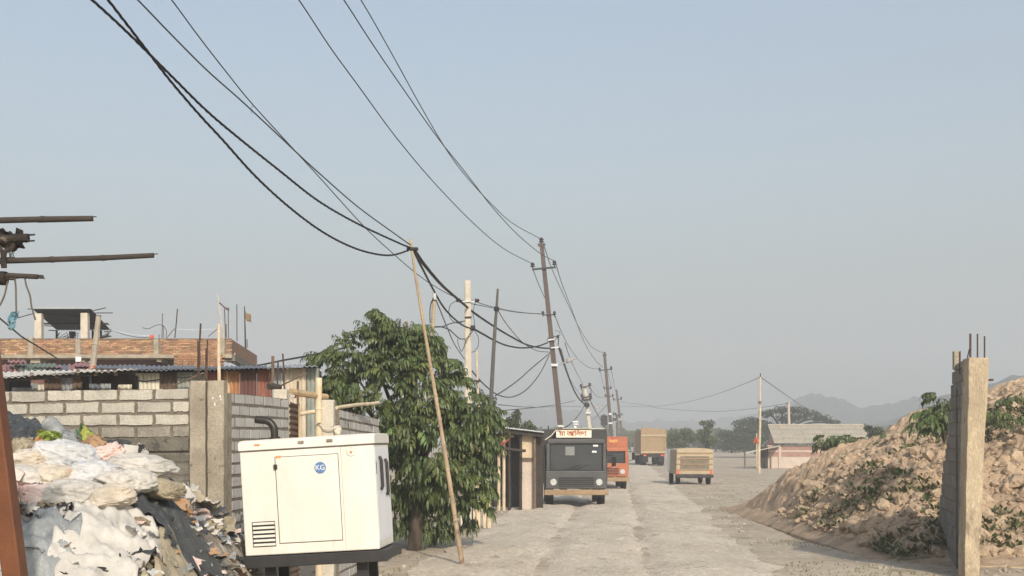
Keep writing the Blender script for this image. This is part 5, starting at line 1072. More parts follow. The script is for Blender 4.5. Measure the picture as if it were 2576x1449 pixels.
def conc_pole(name, label, k, top, low, Y, w0_, w1_):
    b_ = on_ground((k[0], k[1]), top, low, Y); t2 = at(k[0], *top, Y); r = thing(name, label, 'power pole', b_)
    g = MB(); n_ = 20; prof = [(-.5, -.35), (-.35, -.5), (.35, -.5), (.5, -.35), (.5, .35), (.35, .5), (-.35, .5), (-.5, .35)]; vs = []
    for i in range(n_ + 1):
        t = i / n_; c = lerp(b_ - V3((0, 0, .3)), t2, t); ww = lerp(w0_, w1_, t); vs += [c + V3((x * ww, y * ww, 0)) for x, y in prof]
    g.add(vs, [(8 * i + q, 8 * i + (q + 1) % 8, 8 * i + 8 + (q + 1) % 8, 8 * i + 8 + q) for i in range(n_) for q in range(8)] + [tuple(range(7, -1, -1)), tuple(range(8 * n_, 8 * n_ + 8))]); obj('pole', g, conclight_m, r)
    return r
YQ = 38.0
cp1 = conc_pole('concrete_pole', 'pale concrete power pole rising behind the leafy tree', (3, 3), (660, 397), (664, 1210), YQ, .25, .185)
arm(3, 600, 555, 722, 553, YQ - .13, cp1, .035, galv_m, 'bracket')
for x in (603, 716):
    q_ = piece('insulator', INS, porc_m, cp1, at(3, x, 547, YQ - .13), (0, R(90) if x > 660 else R(-90), 0), (.85,) * 3)
for y in (672, 680): arm(3, 636, y, 690, y - 2, YQ - .11, cp1, .02, darkmetal_m, 'band')
for i, y in enumerate((440, 475, 515, 590, 620)): p = at(3, 660, y, YQ - .082); obj('bolt_hole', MB().lathe(p, [(.016, -.006), (.016, .004)], 8, (0, -1, 0)), darkmetal_m, cp1)
p = at(3, 700, 757, YQ - .1); obj('junction', MB().box(p, (.14, .1, .16)), cable_m, cp1, bevel=.02)
YQ2 = 110.0
cp2 = conc_pole('concrete_pole', 'far concrete pole with a street lamp just behind the dark truck', (4, 4), (1092, 405), (1140, 800), YQ2, .36, .26)
for (x1_, y1_, x2_, y2_) in ((290, 270, 495, 240), (310, 515, 520, 492), (330, 580, 520, 550)): arm(11, x1_, y1_, x2_, y2_, YQ2 - .25, cp2, .10, darkmetal_m)
for (x, y) in ((292, 265), (495, 235), (312, 500), (508, 480), (328, 575), (515, 545)): ins(at(11, x, y + 6, YQ2 - .3), cp2, 1.9)
for (pts_) in (((300, 270), (320, 380), (300, 500)), ((495, 250), (530, 380), (510, 470)), ((330, 520), (400, 600), (520, 560), (500, 500)), ((350, 560), (380, 640), (430, 640))): obj('jumper_wire', MB().tube(bez([at(11, x, y, YQ2 - .35) for x, y in pts_], 5), .03, 5), cable_m, cp2)
p = at(11, 425, 690, YQ2 - .3); obj('cable_knot', MB().lathe(p - V3((0, 0, .3)), [(.1, .1), (.22, .16), (.26, .28), (.2, .42), (.12, .5)], 10), cable_m, cp2)
street_lamp(11, (455, 880), (640, 800), (625, 770), (725, 730), (815, 690), YQ2 - .2, cp2, 1.3)

o = obj('grey_pole', MB().tube(bez([on_ground((3, 3), (888, 460), (845, 1250), 42), at(3, 848, 1100, 42), at(3, 868, 760, 42), at(3, 880, 600, 42), at(3, 889, 458, 42)], 5), [.075 - .002 * i for i in range(21)], 8), M('grey wood pole', (.10, .095, .085), (.075, .07, .062), 6, .9, .3)); tag(o, 'slim dark grey wooden pole between the concrete pole and the brown steel pole', 'pole')
obj('tape_wrap', MB().tube([at(3, 878, 628, 42), at(3, 881, 596, 42)], .085, 8), cable_m, o)
YBm = 22.3
bbase = on_ground((3, 12), (225, 85), (1000, 1400), YBm)
bp = obj('bamboo_pole', bamboo_mb(bbase - V3((0, 0, .1)), at(3, 228, 110, YBm), .047, .022, .42, 10, .02), M('weathered bamboo', (.37, .285, .185), (.27, .20, .125), 4, .7, .3, 60, spots=((.14, .10, .07), 6, .60))); tag(bp, 'long leaning bamboo pole carrying the twisted cables in front of the tree', 'bamboo pole')
for x in (215, 232): obj('fork', MB().tube([at(3, 232, 160, YBm), at(3, x, 78, YBm)], [.02, .01], 6), bamboo_m, bp)
obj('lashing', MB().box(at(3, 240, 155, YBm), (.2, .1, .05)), cable_m, bp, bevel=.01)
o = obj('bamboo_pole', bamboo_mb(on_ground((3, 3), (405, 500), (387, 860), 27.5), at(3, 405, 498, 27.5), .055, .042, .5), M('faded bamboo', (.40, .33, .24), (.32, .26, .19), 5, .7, .3)); tag(o, 'shorter faded bamboo pole half hidden behind the leafy tree top', 'bamboo pole')
obj('pale_tip', MB().tube([at(3, 404, 540, 27.45), at(3, 406, 492, 27.45)], .045, 8), galv_m, o)
o = obj('bamboo_pole', bamboo_mb(on_ground((3, 3), (728, 930), (738, 1240), 40), at(3, 728, 928, 40), .05, .03, .5), bamboopale_m); tag(o, 'thin pale bamboo right behind the concrete power pole', 'bamboo pole')
obj('cross_tie', MB().box(at(3, 731, 1160, 39.9), (.22, .08, .06)), bamboodark_m, o)

# ---------------------------------------------------------------- overhead wires
def plan_wire(dpts, Yend, m, cap=None):
    """Wire through picture points, lying in one upright plane: X = X0 + m (Y - Yend)."""
    ex = (dpts[-1][0] - CX) / F * Yend; P = []
    for (x, y) in dpts:
        t = (x - CX) / F; Y = (ex - m * Yend) / (t - m); P.append(V3((t * Y, Y, EYE + (HY - y) * Y / F)))
    return P
def wire(P, r, label, mat=wire_m, name='power_wire', twist=0, n=6, cat='wire', strands=2, pitch=.3):
    C_ = bez(P, 10)
    if not twist: g = MB().tube(C_, r, n)
    else:
        L_ = [0]
        for a_, b_ in zip(C_, C_[1:]): L_.append(L_[-1] + (b_ - a_).length)
        m_ = int(L_[-1] / .035); Q = []; j = 0
        for i in range(m_ + 1):
            s_ = L_[-1] * i / m_
            while j < len(L_) - 2 and L_[j + 1] < s_: j += 1
            Q.append(lerp(C_[j], C_[j + 1], (s_ - L_[j]) / max(1e-6, L_[j + 1] - L_[j])))
        g = MB()
        for k in range(strands):
            S_ = []
            for i, p in enumerate(Q):
                t = (Q[min(i + 1, m_)] - Q[max(i - 1, 0)]).normalized(); nx = t.cross(V3((0, 0, 1))).normalized(); ny = t.cross(nx); an = 2 * math.pi * (i * .035 / pitch + k / strands) + .8 * noise.noise(V3((i * .02, 1, k)))
                S_.append(p + (nx * math.cos(an) + ny * math.sin(an)) * twist)
            g.tube(S_, r, 5)
    o = obj(name, g, mat, smooth=True); return tag(o, label, cat)
prev = V3((-9.0, 2.5, 0))
pp = thing('steel_pole', 'steel power pole standing outside the picture at the near left', 'power pole', prev)
g = MB(); ibeam(g, prev - V3((0, 0, .3)), prev + V3((0, 0, 12.2)), .26, .2); obj('pole', g, steel_m, pp); frame_beam(prev + V3((-.6, .1, 11.6)), prev + V3((.6, .1, 11.6)), .08, .08, darkmetal_m, pp, 'cross_arm')
def cont(att, P):
    a_, t0 = P[0], (P[0] - P[1]).normalized(); b_ = V3(att); L_ = (b_ - a_).length; t1 = ((b_ - a_).normalized() + V3((0, 0, .35))).normalized()
    H = lambda t: a_ * (2 * t ** 3 - 3 * t * t + 1) + t0 * L_ * (t ** 3 - 2 * t * t + t) + b_ * (3 * t * t - 2 * t ** 3) + t1 * L_ * (t ** 3 - t * t)
    step = (P[0] - P[1]).length; n_ = max(4, int(L_ / step)); return [H(1 - i / n_) for i in range(n_)] + P
PE = plan_wire([(752, 0), (830, 118), (900, 214), (1000, 350), (1100, 468), (1200, 570), (1270, 627), (1338, 663)], Y1 - .15, .176)
PF = plan_wire([(865, 0), (930, 100), (1000, 203), (1100, 345), (1160, 420), (1200, 472), (1240, 523), (1300, 588), (1357, 636), (1393, 656)], Y1 - .15, .176)
PG = plan_wire([(908, 0), (980, 125), (1060, 270), (1120, 372), (1160, 428), (1200, 475), (1240, 517), (1290, 562), (1360, 601)], Y1, .176)
wire(cont(prev + V3((-.6, .1, 12.0)), PE), .016, 'upper power wire ending at the left arm of the nearest steel pole')
wire(cont(prev + V3((.6, .1, 12.0)), PF), .016, 'power wire ending at the right arm of the nearest steel pole')
wire(cont(prev + V3((0, .1, 12.9)), PG), .016, 'power wire ending on the very top of the nearest steel pole')
PA = plan_wire([(232, 0), (300, 62), (372, 132), (440, 200), (520, 279), (600, 347), (700, 427), (800, 505), (900, 563), (1000, 610), (1034, 624)], YBm, .328)
PB = plan_wire([(272, 0), (330, 75), (385, 147), (430, 205), (500, 287), (560, 352), (640, 441), (720, 515), (800, 576), (870, 615), (930, 636), (985, 642), (1036, 627)], YBm, .328)
PC = plan_wire([(347, 0), (430, 86), (520, 176), (610, 256), (700, 340), (740, 378), (800, 433), (900, 520), (1000, 593), (1032, 616)], YBm, .328)
PD = plan_wire([(432, 0), (500, 92), (570, 182), (635, 262), (740, 377), (800, 442), (900, 553), (960, 612), (1050, 690), (1110, 730), (1160, 755)], YQ - .13, .20)
wire(cont(prev + V3((0, .1, 9.4)), PA), .009, 'upper of the two thick twisted black cables running to the leaning bamboo', cable_m, 'twisted_cable', .009, cat='cable', strands=3, pitch=.36)
wire(cont(prev + V3((0, .1, 9.9)), PB), .009, 'lower, deeper sagging twisted black cable running to the leaning bamboo', cable_m, 'twisted_cable', .009, cat='cable', strands=3, pitch=.36)
wire(cont(prev + V3((0, .1, 10.3)), PC), .010, 'single thin wire meeting the tip of the leaning bamboo', wire_m)
wire(cont(prev + V3((0, .1, 10.8)), PD), .011, 'single wire passing behind the bamboo to the concrete power pole', wire_m)
o = obj('frayed_string', MB().tube(bez([plan_wire([(634, 258), (1160, 755)], YQ - .13, .20)[0] + V3(q) for q in ((0, 0, 0), (.01, 0, -.06), (-.02, 0, -.12), (.0, 0, -.2))], 4), .005, 4), rope_m); tag(o, 'short frayed string dangling from a wire high at the left', 'string')
def w3(k, pts_, Ya, Yb, r, label, mat=cable_m, twist=0, cat='cable', name='cable'):
    n_ = len(pts_); return wire([at(k, x, y, lerp(Ya, Yb, i / (n_ - 1))) for i, (x, y) in enumerate(pts_)], r, label, mat, name, twist, cat=cat, pitch=.4)
w3(3, [(245, 155), (330, 275), (430, 395), (500, 465), (600, 550), (700, 635), (800, 705), (900, 770), (1000, 828), (1100, 880), (1200, 905), (1290, 912)], YBm, Y1 - .3, .02, 'thick black cable from the bamboo tip to the middle of the nearest steel pole', cable_m, .018)
w3(3, [(262, 195), (320, 315), (400, 470), (470, 590), (540, 670), (620, 735), (695, 765)], YBm, YQ - .2, .014, 'twisted cable from the bamboo down to the concrete pole junction', cable_m, .012)
w3(3, [(700, 760), (780, 805), (860, 850), (950, 888), (1050, 907), (1130, 905), (1200, 893), (1270, 868)], YQ - .2, Y1 - .3, .018, 'twisted cable sagging from the concrete pole to the nearest steel pole', cable_m, .016)
w3(3, [(412, 530), (450, 620), (500, 745), (560, 880), (640, 1000)], 27.5, YQ + .3, .014, 'cable falling from the shorter bamboo behind the concrete pole')
w3(3, [(690, 1080), (740, 1140), (800, 1200), (870, 1255), (950, 1282), (1020, 1275), (1090, 1238), (1160, 1170), (1220, 1085), (1280, 965)], YQ + .3, Y1 - .2, .022, 'lowest looping cable sagging to the nearest steel pole', cable_m)
w3(3, [(870, 1272), (960, 1215), (1060, 1140), (1160, 1050), (1285, 948)], 42, Y1 - .2, .022, 'straight cable rising from the grey pole to the nearest steel pole')
w3(3, [(720, 556), (790, 580), (870, 600), (960, 620), (1060, 636), (1160, 645), (1232, 648)], YQ - .13, Y1 - .2, .013, 'upper wire between the concrete pole and the nearest steel pole', wire_m, cat='wire')
w3(3, [(690, 572), (790, 592), (870, 608), (960, 626), (1060, 640), (1230, 652)], YQ - .05, Y1 - .2, .013, 'lower wire between the concrete pole and the nearest steel pole', wire_m, cat='wire')
w3(3, [(885, 610), (930, 690), (990, 770), (1060, 850), (1130, 902), (1200, 932), (1285, 940)], 42, Y1 - .2, .016, 'cable from the taped top of the grey pole to the steel pole')
w3(3, [(575, 545), (530, 580), (517, 630), (530, 685), (580, 720), (640, 700)], YQ - .3, YQ - .15, .010, 'loop of loose wire left of the concrete pole head')
w3(3, [(400, 750), (470, 745), (540, 720), (640, 703)], 27.5, YQ - .15, .014, 'short cable from the shorter bamboo to the concrete pole')
w3(3, [(400, 748), (460, 748), (520, 770), (560, 805), (600, 838), (640, 840)], 27.5, YQ - .1, .016, 'drooping cable below the short one at the concrete pole')
w3(3, [(716, 565), (700, 640), (712, 720), (705, 760)], YQ - .2, YQ - .12, .010, 'jumper wire down the right side of the concrete pole')
w3(3, [(715, 780), (740, 830), (740, 890), (715, 930), (690, 942)], YQ - .12, YQ - .12, .010, 'loop of wire hanging right of the concrete pole')
w3(3, [(700, 780), (650, 840), (632, 900), (612, 932), (595, 900), (580, 840)], YQ - .25, YQ - .25, .010, 'loop of wire hanging left of the concrete pole')
w3(3, [(400, 525), (378, 580), (372, 650), (375, 720)], 27.4, 27.4, .012, 'wire hanging down beside the shorter bamboo')
w3(2, [(190, 660), (300, 640), (420, 615), (560, 590), (680, 565), (775, 548), (900, 515)], 40, 32, .028, 'black cable rising from the brick building into the tree')
# from the nearest steel pole onwards
for (x1_, y1_, pts_, x2_, y2_, lab) in ((1243, 140, [(1290, 280), (1350, 420), (1430, 590), (1500, 740), (1560, 840), (1610, 905)], 1690, 947, 'wire from the top of the nearest steel pole to the next'), (1328, 260, [(1370, 400), (1430, 560), (1490, 720), (1540, 850), (1590, 940), (1640, 1010)], 1690, 1058, 'wire from the right arm of the nearest steel pole to the next')):
    w3(3, [(x1_, y1_)] + pts_ + [(x2_, y2_)], Y1, Y2 - .2, .022, lab, wire_m, cat='wire')
w3(3, [(1160, 320), (1190, 400), (1220, 470), (1245, 525)], Y1, Y1 + 12, .02, 'wire running from the left arm behind the nearest steel pole', wire_m, cat='wire')
w3(3, [(1325, 665), (1370, 780), (1420, 880), (1480, 970), (1540, 1030), (1600, 1062), (1660, 1068)], Y1, Y2 - .2, .02, 'wire from the lower arm of the nearest steel pole to the next pole arm', wire_m, cat='wire')
w3(4, [(850, 50), (880, 150), (920, 270), (960, 380), (1000, 470), (1040, 535), (1085, 580)], Y1 - .2, YQ2 - .4, .035, 'thick cable dropping from the steel pole to the far concrete pole', cable_m, .02)
w3(4, [(905, 0), (940, 110), (990, 230), (1030, 310), (1075, 395)], Y1, YQ2, .02, 'thin wire dropping to the head of the far concrete pole', wire_m, cat='wire')
w3(4, [(870, 60), (930, 290), (985, 400), (1060, 510)], Y1, YQ2, .016, 'second thin wire dropping beside the thick cable', wire_m, cat='wire')
w3(4, [(210, 660), (360, 640), (520, 625), (700, 605), (860, 580), (1000, 550)], 44, YQ2 - .5, .022, 'cable crossing behind the steel pole towards the far concrete pole')
w3(4, [(270, 588), (400, 600), (520, 610), (640, 613), (760, 608), (900, 603), (1060, 608)], 46, YQ2 - .4, .018, 'thin wavy wire across the sky behind the steel pole', wire_m, cat='wire')
w3(4, [(905, 808), (990, 740), (1060, 650), (1090, 590)], 60, YQ2 - .4, .03, 'stay cable rising to the far concrete pole')
w3(4, [(1155, 570), (1190, 640), (1220, 690), (1250, 740)], YQ2 - .2, Y4 - .3, .05, 'black cable falling from the far concrete pole to the right')
w3(4, [(1145, 430), (1180, 480), (1220, 515), (1290, 515)], YQ2, Y2, .02, 'thin wire from the far concrete pole to the second steel pole', wire_m, cat='wire')
w3(4, [(1160, 740), (1240, 660), (1305, 590)], Y2 + 20, Y2, .025, 'thin stay wire left of the second steel pole', wire_m, cat='wire')
for (x1_, x2_, y1_, y2_, lab) in ((1240, 1285, 270, 470, 'left'), (1310, 1350, 265, 440, 'middle'), (1345, 1390, 260, 480, 'right')): w3(4, [(x1_, y1_), ((x1_ + x2_) / 2 + 2, (y1_ + y2_) / 2 + 10), (x2_, y2_)], Y2, Y3, .022, 'thin %s wire between the second and third steel poles' % lab, wire_m, cat='wire')

# ---------------------------------------------------------------- trucks
def truck(label, name, X, Y, W_, cabtop, headtop, paint, paint2, board=None, extra=True):
    r = bpy.data.objects.new(name, None); COL.objects.link(r); tag(r, label, 'truck'); hw = W_ / 2
    prof = [(-hw + .02, .62), (hw - .02, .62), (hw, 1.15), (hw - .05, cabtop - .22), (hw - .11, cabtop - .06), (hw - .2, cabtop), (-hw + .2, cabtop), (-hw + .11, cabtop - .06), (-hw + .05, cabtop - .22), (-hw, 1.15)]
    g = MB(); y0, y1 = 0, 1.45; wz0, wz1 = 1.20, cabtop - .165
    # cab shell with the windscreen opening cut out of the front
    g.prism([(x, .10, z) for x, z in prof], (0, y1 - .10, 0)); body = obj('cab', g, paint, r, bevel=.03)
    ox = hw - .16
    fr = MB(); fr.bbox((-hw + .03, -.02, .60), (hw - .03, .12, wz0)); fr.bbox((-hw + .09, -.01, wz1), (hw - .09, .115, cabtop - .03)); fr.bbox((-hw + .05, -.012, wz0), (-ox, .112, wz1)); fr.bbox((ox, -.012, wz0), (hw - .05, .112, wz1)); obj('front_panel', fr, paint2, r, bevel=.025)
    gl = obj('windscreen', MB().bbox((-ox - .01, .055, wz0 - .01), (ox + .01, .075, wz1 + .01)), glass_m, r)
    obj('gasket', MB().bbox((-ox, .02, wz0), (-ox + .03, .054, wz1)).bbox((ox - .03, .02, wz0), (ox, .054, wz1)).bbox((-ox + .03, .02, wz1 - .03), (ox - .03, .054, wz1)).bbox((-ox + .03, .02, wz0), (ox - .03, .054, wz0 + .03)), black_m, r)
    for sx in (-1, 1):
        obj('wiper', MB().tube([(sx * .12 - .2, .0, wz0 + .02), (sx * .12 + .28, .045, wz0 + .2)], .010, 5), black_m, r)
        hl = obj('headlight', MB().lathe((sx * (hw - .28), -.02, .82), [(.11, -.01), (.11, .03), (.09, .04), (.085, .02)], 18, (0, -1, 0)), galv_m, r); obj('lens', MB().lathe((sx * (hw - .28), -.03, .82), [(.088, 0), (.06, .014), (.0, .018)], 18, (0, -1, 0)), M('lamp glass', (.55, .55, .52), None, 9, .1, 0), hl)
        mr = obj('mirror', MB().bbox((sx * (hw + .20) - .07, -.06, 1.35), (sx * (hw + .20) + .07, -.03, 1.66)), black_m, r, bevel=.015); obj('mirror_arm', MB().tube([(sx * (hw - .03), .1, 1.72), (sx * (hw + .2), -.02, 1.70), (sx * (hw + .2), -.02, 1.36), (sx * (hw - .03), .1, 1.28)], .012, 5), black_m, mr)
        for yy in (.75, 3.3):
            wl = obj('wheel', MB().lathe((sx * (hw - .18), yy, .38), [(.14, -.12), (.33, -.12), (.37, -.09), (.38, 0), (.37, .09), (.33, .12), (.14, .12)], 26, (1, 0, 0)), black_m, r); obj('rim', MB().lathe((sx * (hw - .18), yy, .38), [(.22, -.10), (.22, -.125), (.08, -.13), (.08, .13), (.22, .125), (.22, .10)], 18, (1, 0, 0)), tan_m, wl)
        obj('door', MB().bbox((sx * (hw - .004) - .012, .22, .7), (sx * (hw - .004) + .012, 1.25, cabtop - .35)), paint2, r, bevel=.01)
    obj('grille', MB().bbox((-hw + .45, -.04, .68), (hw - .45, -.021, .98)), black_m, r); 
    for i in range(4): obj('grille_bar', MB().bbox((-hw + .45, -.05, .70 + .07 * i), (hw - .45, -.041, .725 + .07 * i)), paint2, r)
    obj('bumper', MB().bbox((-hw - .02, -.16, .40), (hw + .02, -.03, .58)), tan_m, r, bevel=.02)
    obj('chassis', MB().bbox((-.42, .1, .45), (-.30, 4.4, .62)).bbox((.30, .1, .45), (.42, 4.4, .62)), darkmetal_m, r)
    bed = obj('cargo_bed', MB().bbox((-hw, 1.62, .72), (hw, 4.5, .80)), wood_m, r)
    obj('headboard', MB().bbox((-hw - .05, 1.5, .80), (hw + .09, 1.58, headtop)), paint, r, bevel=.01)
    for sx in (-1, 1): obj('side_board', MB().bbox((sx * (hw + .0) - .03, 1.62, .81), (sx * (hw + .0) + .03, 4.5, 1.5)), paint2, bed)
    for sx in (-1, 1):
        for yy in (1.9, 2.7, 3.5, 4.3): obj('stanchion', MB().bbox((sx * (hw + .055) - .02, yy, .70), (sx * (hw + .055) + .02, yy + .07, headtop - .05)), paint2, bed)
    obj('tail_board', MB().bbox((-hw + .035, 4.44, .81), (hw - .035, 4.49, 1.5)), paint2, bed)
    for sx in (-1, 1): obj('top_rail', MB().bbox((sx * hw - .035, 1.62, headtop - .12), (sx * hw + .035, 4.5, headtop - .05)), paint2, bed)
    r.location = (X, Y, gz(X, Y + 1)); return r, hw, wz0, wz1
YV = 42.0
xl, xr = at(9, 395, 0, YV).x, at(9, 1888, 0, YV).x; XV = (xl + xr) / 2
ct, ht = at(9, 0, 765, YV).z, at(9, 0, 548, YV + 1.5).z
tr, hw, wz0, wz1 = truck('dark dusty small truck facing the camera with a cream name board', 'small_truck', 0, 0, xr - xl, ct, ht, truckblack_m, truckgrey_m)
sv = F / YV / S * 6.0375                      # picture px per metre in frame 9
cx9 = (395 + 1888) / 2
def tx(x): return (x - cx9) / (6.0375 / S * F / YV) * 1.0
def tz(y, Y=YV): return at(9, 0, y, Y).z
sb = obj('name_board', MB().bbox((tx(680), .62, tz(742)), (tx(1530), .66, tz(562))), board_m, tr, bevel=.004)
for i_, (q0, q1) in enumerate(((0, 0), (.005, 0), (-.005, 0), (0, .004), (0, -.004))): text('মা আিলদা', ((tx(680) + tx(1530)) / 2 - .03 + q0, .615 - .0006 * i_, tz(650) + q1), .23, redtext_m, sb, sx=.95, ext=.002)
obj('roof_slab', MB().bbox((tx(690), .60, tz(556)), (tx(1510), 1.49, tz(528))), wood_m, tr)
obj('sheet_edge', MB().bbox((tx(860), 1.585, tz(545, YV + 1.5)), (tx(1900), 2.4, tz(512, YV + 1.5))), M('dusty white sheet', (.50, .50, .44), None, 5, .8, .1), tr, bevel=.01)
obj('board_support', MB().bbox((tx(760), .67, ct - .03), (tx(800), .72, tz(560))).bbox((tx(1400), .67, ct - .03), (tx(1440), .72, tz(560))), wood_m, tr)
obj('stay_rod', MB().tube([(tx(400), .02, tz(800)), (tx(560), .3, tz(690)), (tx(670), .6, tz(566)), (tx(790), .6, tz(580))], .018, 6), ropew_m, tr)
lp = obj('roof_beacon', MB().bbox((tx(1110), 1.6, tz(375)), (tx(1250), 1.85, tz(330))).bbox((tx(1118), 1.62, tz(428)), (tx(1256), 1.87, tz(392))), text_m, tr, bevel=.02, label='white two-tier lamp unit on a short stem above the headboard')
obj('dark_gap', MB().bbox((tx(1122), 1.64, tz(391)), (tx(1246), 1.83, tz(376))), cable_m, lp); obj('stem', MB().tube([((tx(1175)), 1.72, ht - .1), ((tx(1175)), 1.72, tz(429))], .045, 10), text_m, lp)
obj('peg', MB().bbox((tx(497), 1.6, ht - .05), (tx(524), 1.64, tz(450))), cable_m, tr)
for (x0, x1_, y0, y1_) in ((1545, 1660, 955, 908), (1520, 1626, 1100, 1058)): obj('glass_reflection', MB().bbox((tx(x0), .050, tz(y0)), (tx(x1_), .0535, tz(y1_))), text_m, tr)  # white plates painted in for reflections on the windscreen
obj('windscreen_card', MB().bbox((tx(885), .050, tz(1165)), (tx(1100), .0535, tz(960))), M('grey card', (.24, .25, .25), (.18, .19, .19), 3, .5, 0), tr)
tr.location = (XV, YV, 0)
# orange truck behind
XO = (at(9, 2370, 0, 56).x + .04 - 1.05); cto = at(9, 0, 980, 56).z; hto = at(9, 0, 718, 57.5).z
tr2, hw2, _, _ = truck('orange truck parked behind the dark truck, only its right half showing', 'orange_truck', 0, 0, 2.1, cto, hto, orange_m, orange_m)
a, b = at(9, 1938, 905, 56.6), at(9, 2100, 740, 56.6); nb = obj('name_board', MB().bbox((a.x - XO, .6, a.z), (b.x - XO, .64, b.z)), redcloth_m, tr2)
text('উর্িম', ((a.x + b.x) / 2 - XO, .595, (a.z + b.z) / 2 - .02), .17, yeltext_m, nb)
tr2.location = (XO, 56, 0)

# tan tipper seen from behind
YD = 110.0
tp = bpy.data.objects.new('tipper_truck', None); COL.objects.link(tp); tag(tp, 'tan dusty tipper truck standing far off with its high tailboard', 'truck')
xl, xr = at(5, 62, 0, YD).x, at(5, 292, 0, YD).x; XD = (xl + xr) / 2; hwd = (xr - xl) / 2; zt_ = at(5, 0, 800, YD).z; zm = at(5, 0, 882, YD).z
g = MB(); g.prism([(-hwd, 0, 1.1), (hwd + .06, 0, 1.1), (hwd - .03, 0, zt_ - .22), (-hwd + .05, 0, zt_)], (0, .12, 0)); obj('tailboard', g, tan_m, tp, bevel=.03)
g = MB().bbox((-hwd - .02, -.08, zm - .08), (hwd + .02, -.002, zm + .08)).bbox((-hwd - .02, -.08, 1.1), (hwd + .02, -.002, 1.25)); obj('rail', g, tan2_m, tp)
for sx in (-1, 1): obj('side_wall', MB().bbox((sx * hwd - .06, .125, 1.1), (sx * hwd + .06, 5.2, zt_ - .3)), tan_m, tp); obj('corner_post', MB().bbox((sx * (hwd - .02) - .07, -.05, 1.0), (sx * (hwd - .02) + .07, -.003, zt_ - .2)), tan_m, tp)
obj('floor', MB().bbox((-hwd + .065, .13, 1.0), (hwd - .065, 5.2, 1.09)), tan_m, tp); obj('cab', MB().bbox((-hwd, 5.5, .8), (hwd, 7.2, 2.9)), tan2_m, tp, bevel=.08); obj('chassis', MB().bbox((-.5, .2, .75), (.5, 6.9, .98)), darkmetal_m, tp)
for sx in (-1, 1):
    for yy in (.9, 2.2, 6.2):
        wl = obj('wheel', MB().lathe((sx * (hwd - .28), yy, .52), [(.2, -.2), (.46, -.2), (.52, -.15), (.52, .15), (.46, .2), (.2, .2)], 22, (1, 0, 0)), black_m, tp)
    obj('tail_lamp', MB().bbox((sx * (hwd - .3) - .12, -.02, .85), (sx * (hwd - .3) + .12, .02, .97)), redbox_m, tp)
for q in (-hwd + .1, hwd - .6): obj('mud_flap', MB().bbox((q, .15, .3), (q + .5, .18, .95)), black_m, tp)
tp.location = (XD, YD, 0)
# covered pickup
YU = 62.0
pu = bpy.data.objects.new('covered_pickup', None); COL.objects.link(pu); tag(pu, 'low covered van with a ribbed tan top right of the tipper', 'van')
xl, xr = at(5, 392, 0, YU).x, at(5, 745, 0, YU).x; XU = (xl + xr) / 2; hwu = (xr - xl) / 2; zu = at(5, 0, 1000, YU).z
g = MB(); n_ = 10; prof = [(-hwu, .55)] + [(-hwu * (1 - .03 * (i == 0)), zu - .10 + 0 * i) for i in (0,)] + [(hwu * math.sin(t) * .97, zu - .10 + .10 * math.cos(t)) for t in [R(-80 + 16 * i) for i in range(11)]] + [(hwu, zu - .10), (hwu, .55)]
g.prism([(x, 0, z) for x, z in prof], (0, 2.6, 0)); obj('cover', g, tan2_m, pu, bevel=.02)
for i in range(4): obj('rib', MB().bbox((-hwu + .03, -.03, .75 + .27 * i), (hwu - .03, -.002, .80 + .27 * i)), tan_m, pu)
obj('rear_opening', MB().bbox((-hwu + .2, -.012, .8), (hwu - .2, -.001, zu - .4)), M('brown canvas', (.20, .165, .12), None, 4, .9, .2), pu)
obj('cab', MB().bbox((-hwu + .05, 2.65, .55), (hwu - .05, 4.0, zu - .1)), text_m, pu, bevel=.12); obj('bumper', MB().bbox((-hwu, -.1, .38), (hwu, -.01, .54)), darkmetal_m, pu, bevel=.02); obj('chassis', MB().bbox((-.4, .05, .36), (.4, 3.9, .54)), darkmetal_m, pu)
for sx in (-1, 1):
    for yy in (.6, 3.2): obj('wheel', MB().lathe((sx * (hwu - .16), yy, .31), [(.1, -.09), (.27, -.09), (.31, -.06), (.31, .06), (.27, .09), (.1, .09)], 20, (1, 0, 0)), black_m, pu)
    obj('tail_lamp', MB().bbox((sx * (hwu - .1) - .05, -.03, .56), (sx * (hwu - .1) + .05, -.001, .74)), redbox_m, pu)
pu.location = (XU, YU, 0)

# ---------------------------------------------------------------- roadside shack left of the truck
YX = 40.0
sh = thing('roadside_shack', 'small roadside shack with a sloping dark roof and one tan wall board', 'shack', (at(14, 1300, 0, YX).x, YX, 0))
ra, rb = at(14, 520, 372, YX - .3), at(14, 1880, 528, YX - .3); rc_, rd = at(14, 520, 345, YX + 2.2), at(14, 1880, 512, YX + 2.2)
obj('roof_sheet', corr_mb(ra, rb, rc_, rd, .09, .014), tin_blue, sh); frame_beam(ra - V3((0, -.1, .09)), rb - V3((0, -.1, .09)), .06, .13, darkwood_m, sh, 'fascia_board')
obj('edge_strip', MB().tube([ra + V3((0, -.03, .0)), rb + V3((0, -.03, .0))], .018, 6), galv_m, sh)
def wallb(x0, x1, y0, y1, m, name, yo=0.0, th=.04, bot=None):
    a, b = at(14, x0, y0, YX + yo), at(14, x1, y1, YX + yo); z0 = b.z if bot is None else bot; return obj(name, MB().bbox((a.x, YX + yo, z0), (b.x, YX + yo + th, a.z)), m, sh)
wallb(1290, 1522, 600, 1170, tanwall_m, 'wall_board', .1); wallb(1527, 1625, 595, 1175, tanwall_m, 'wall_board', .11)
wallb(1290, 1640, 1260, 1500, plaster_m, 'lower_board', .12, bot=0); wallb(1285, 1650, 1176, 1255, wood_m, 'shelf_board', .06)
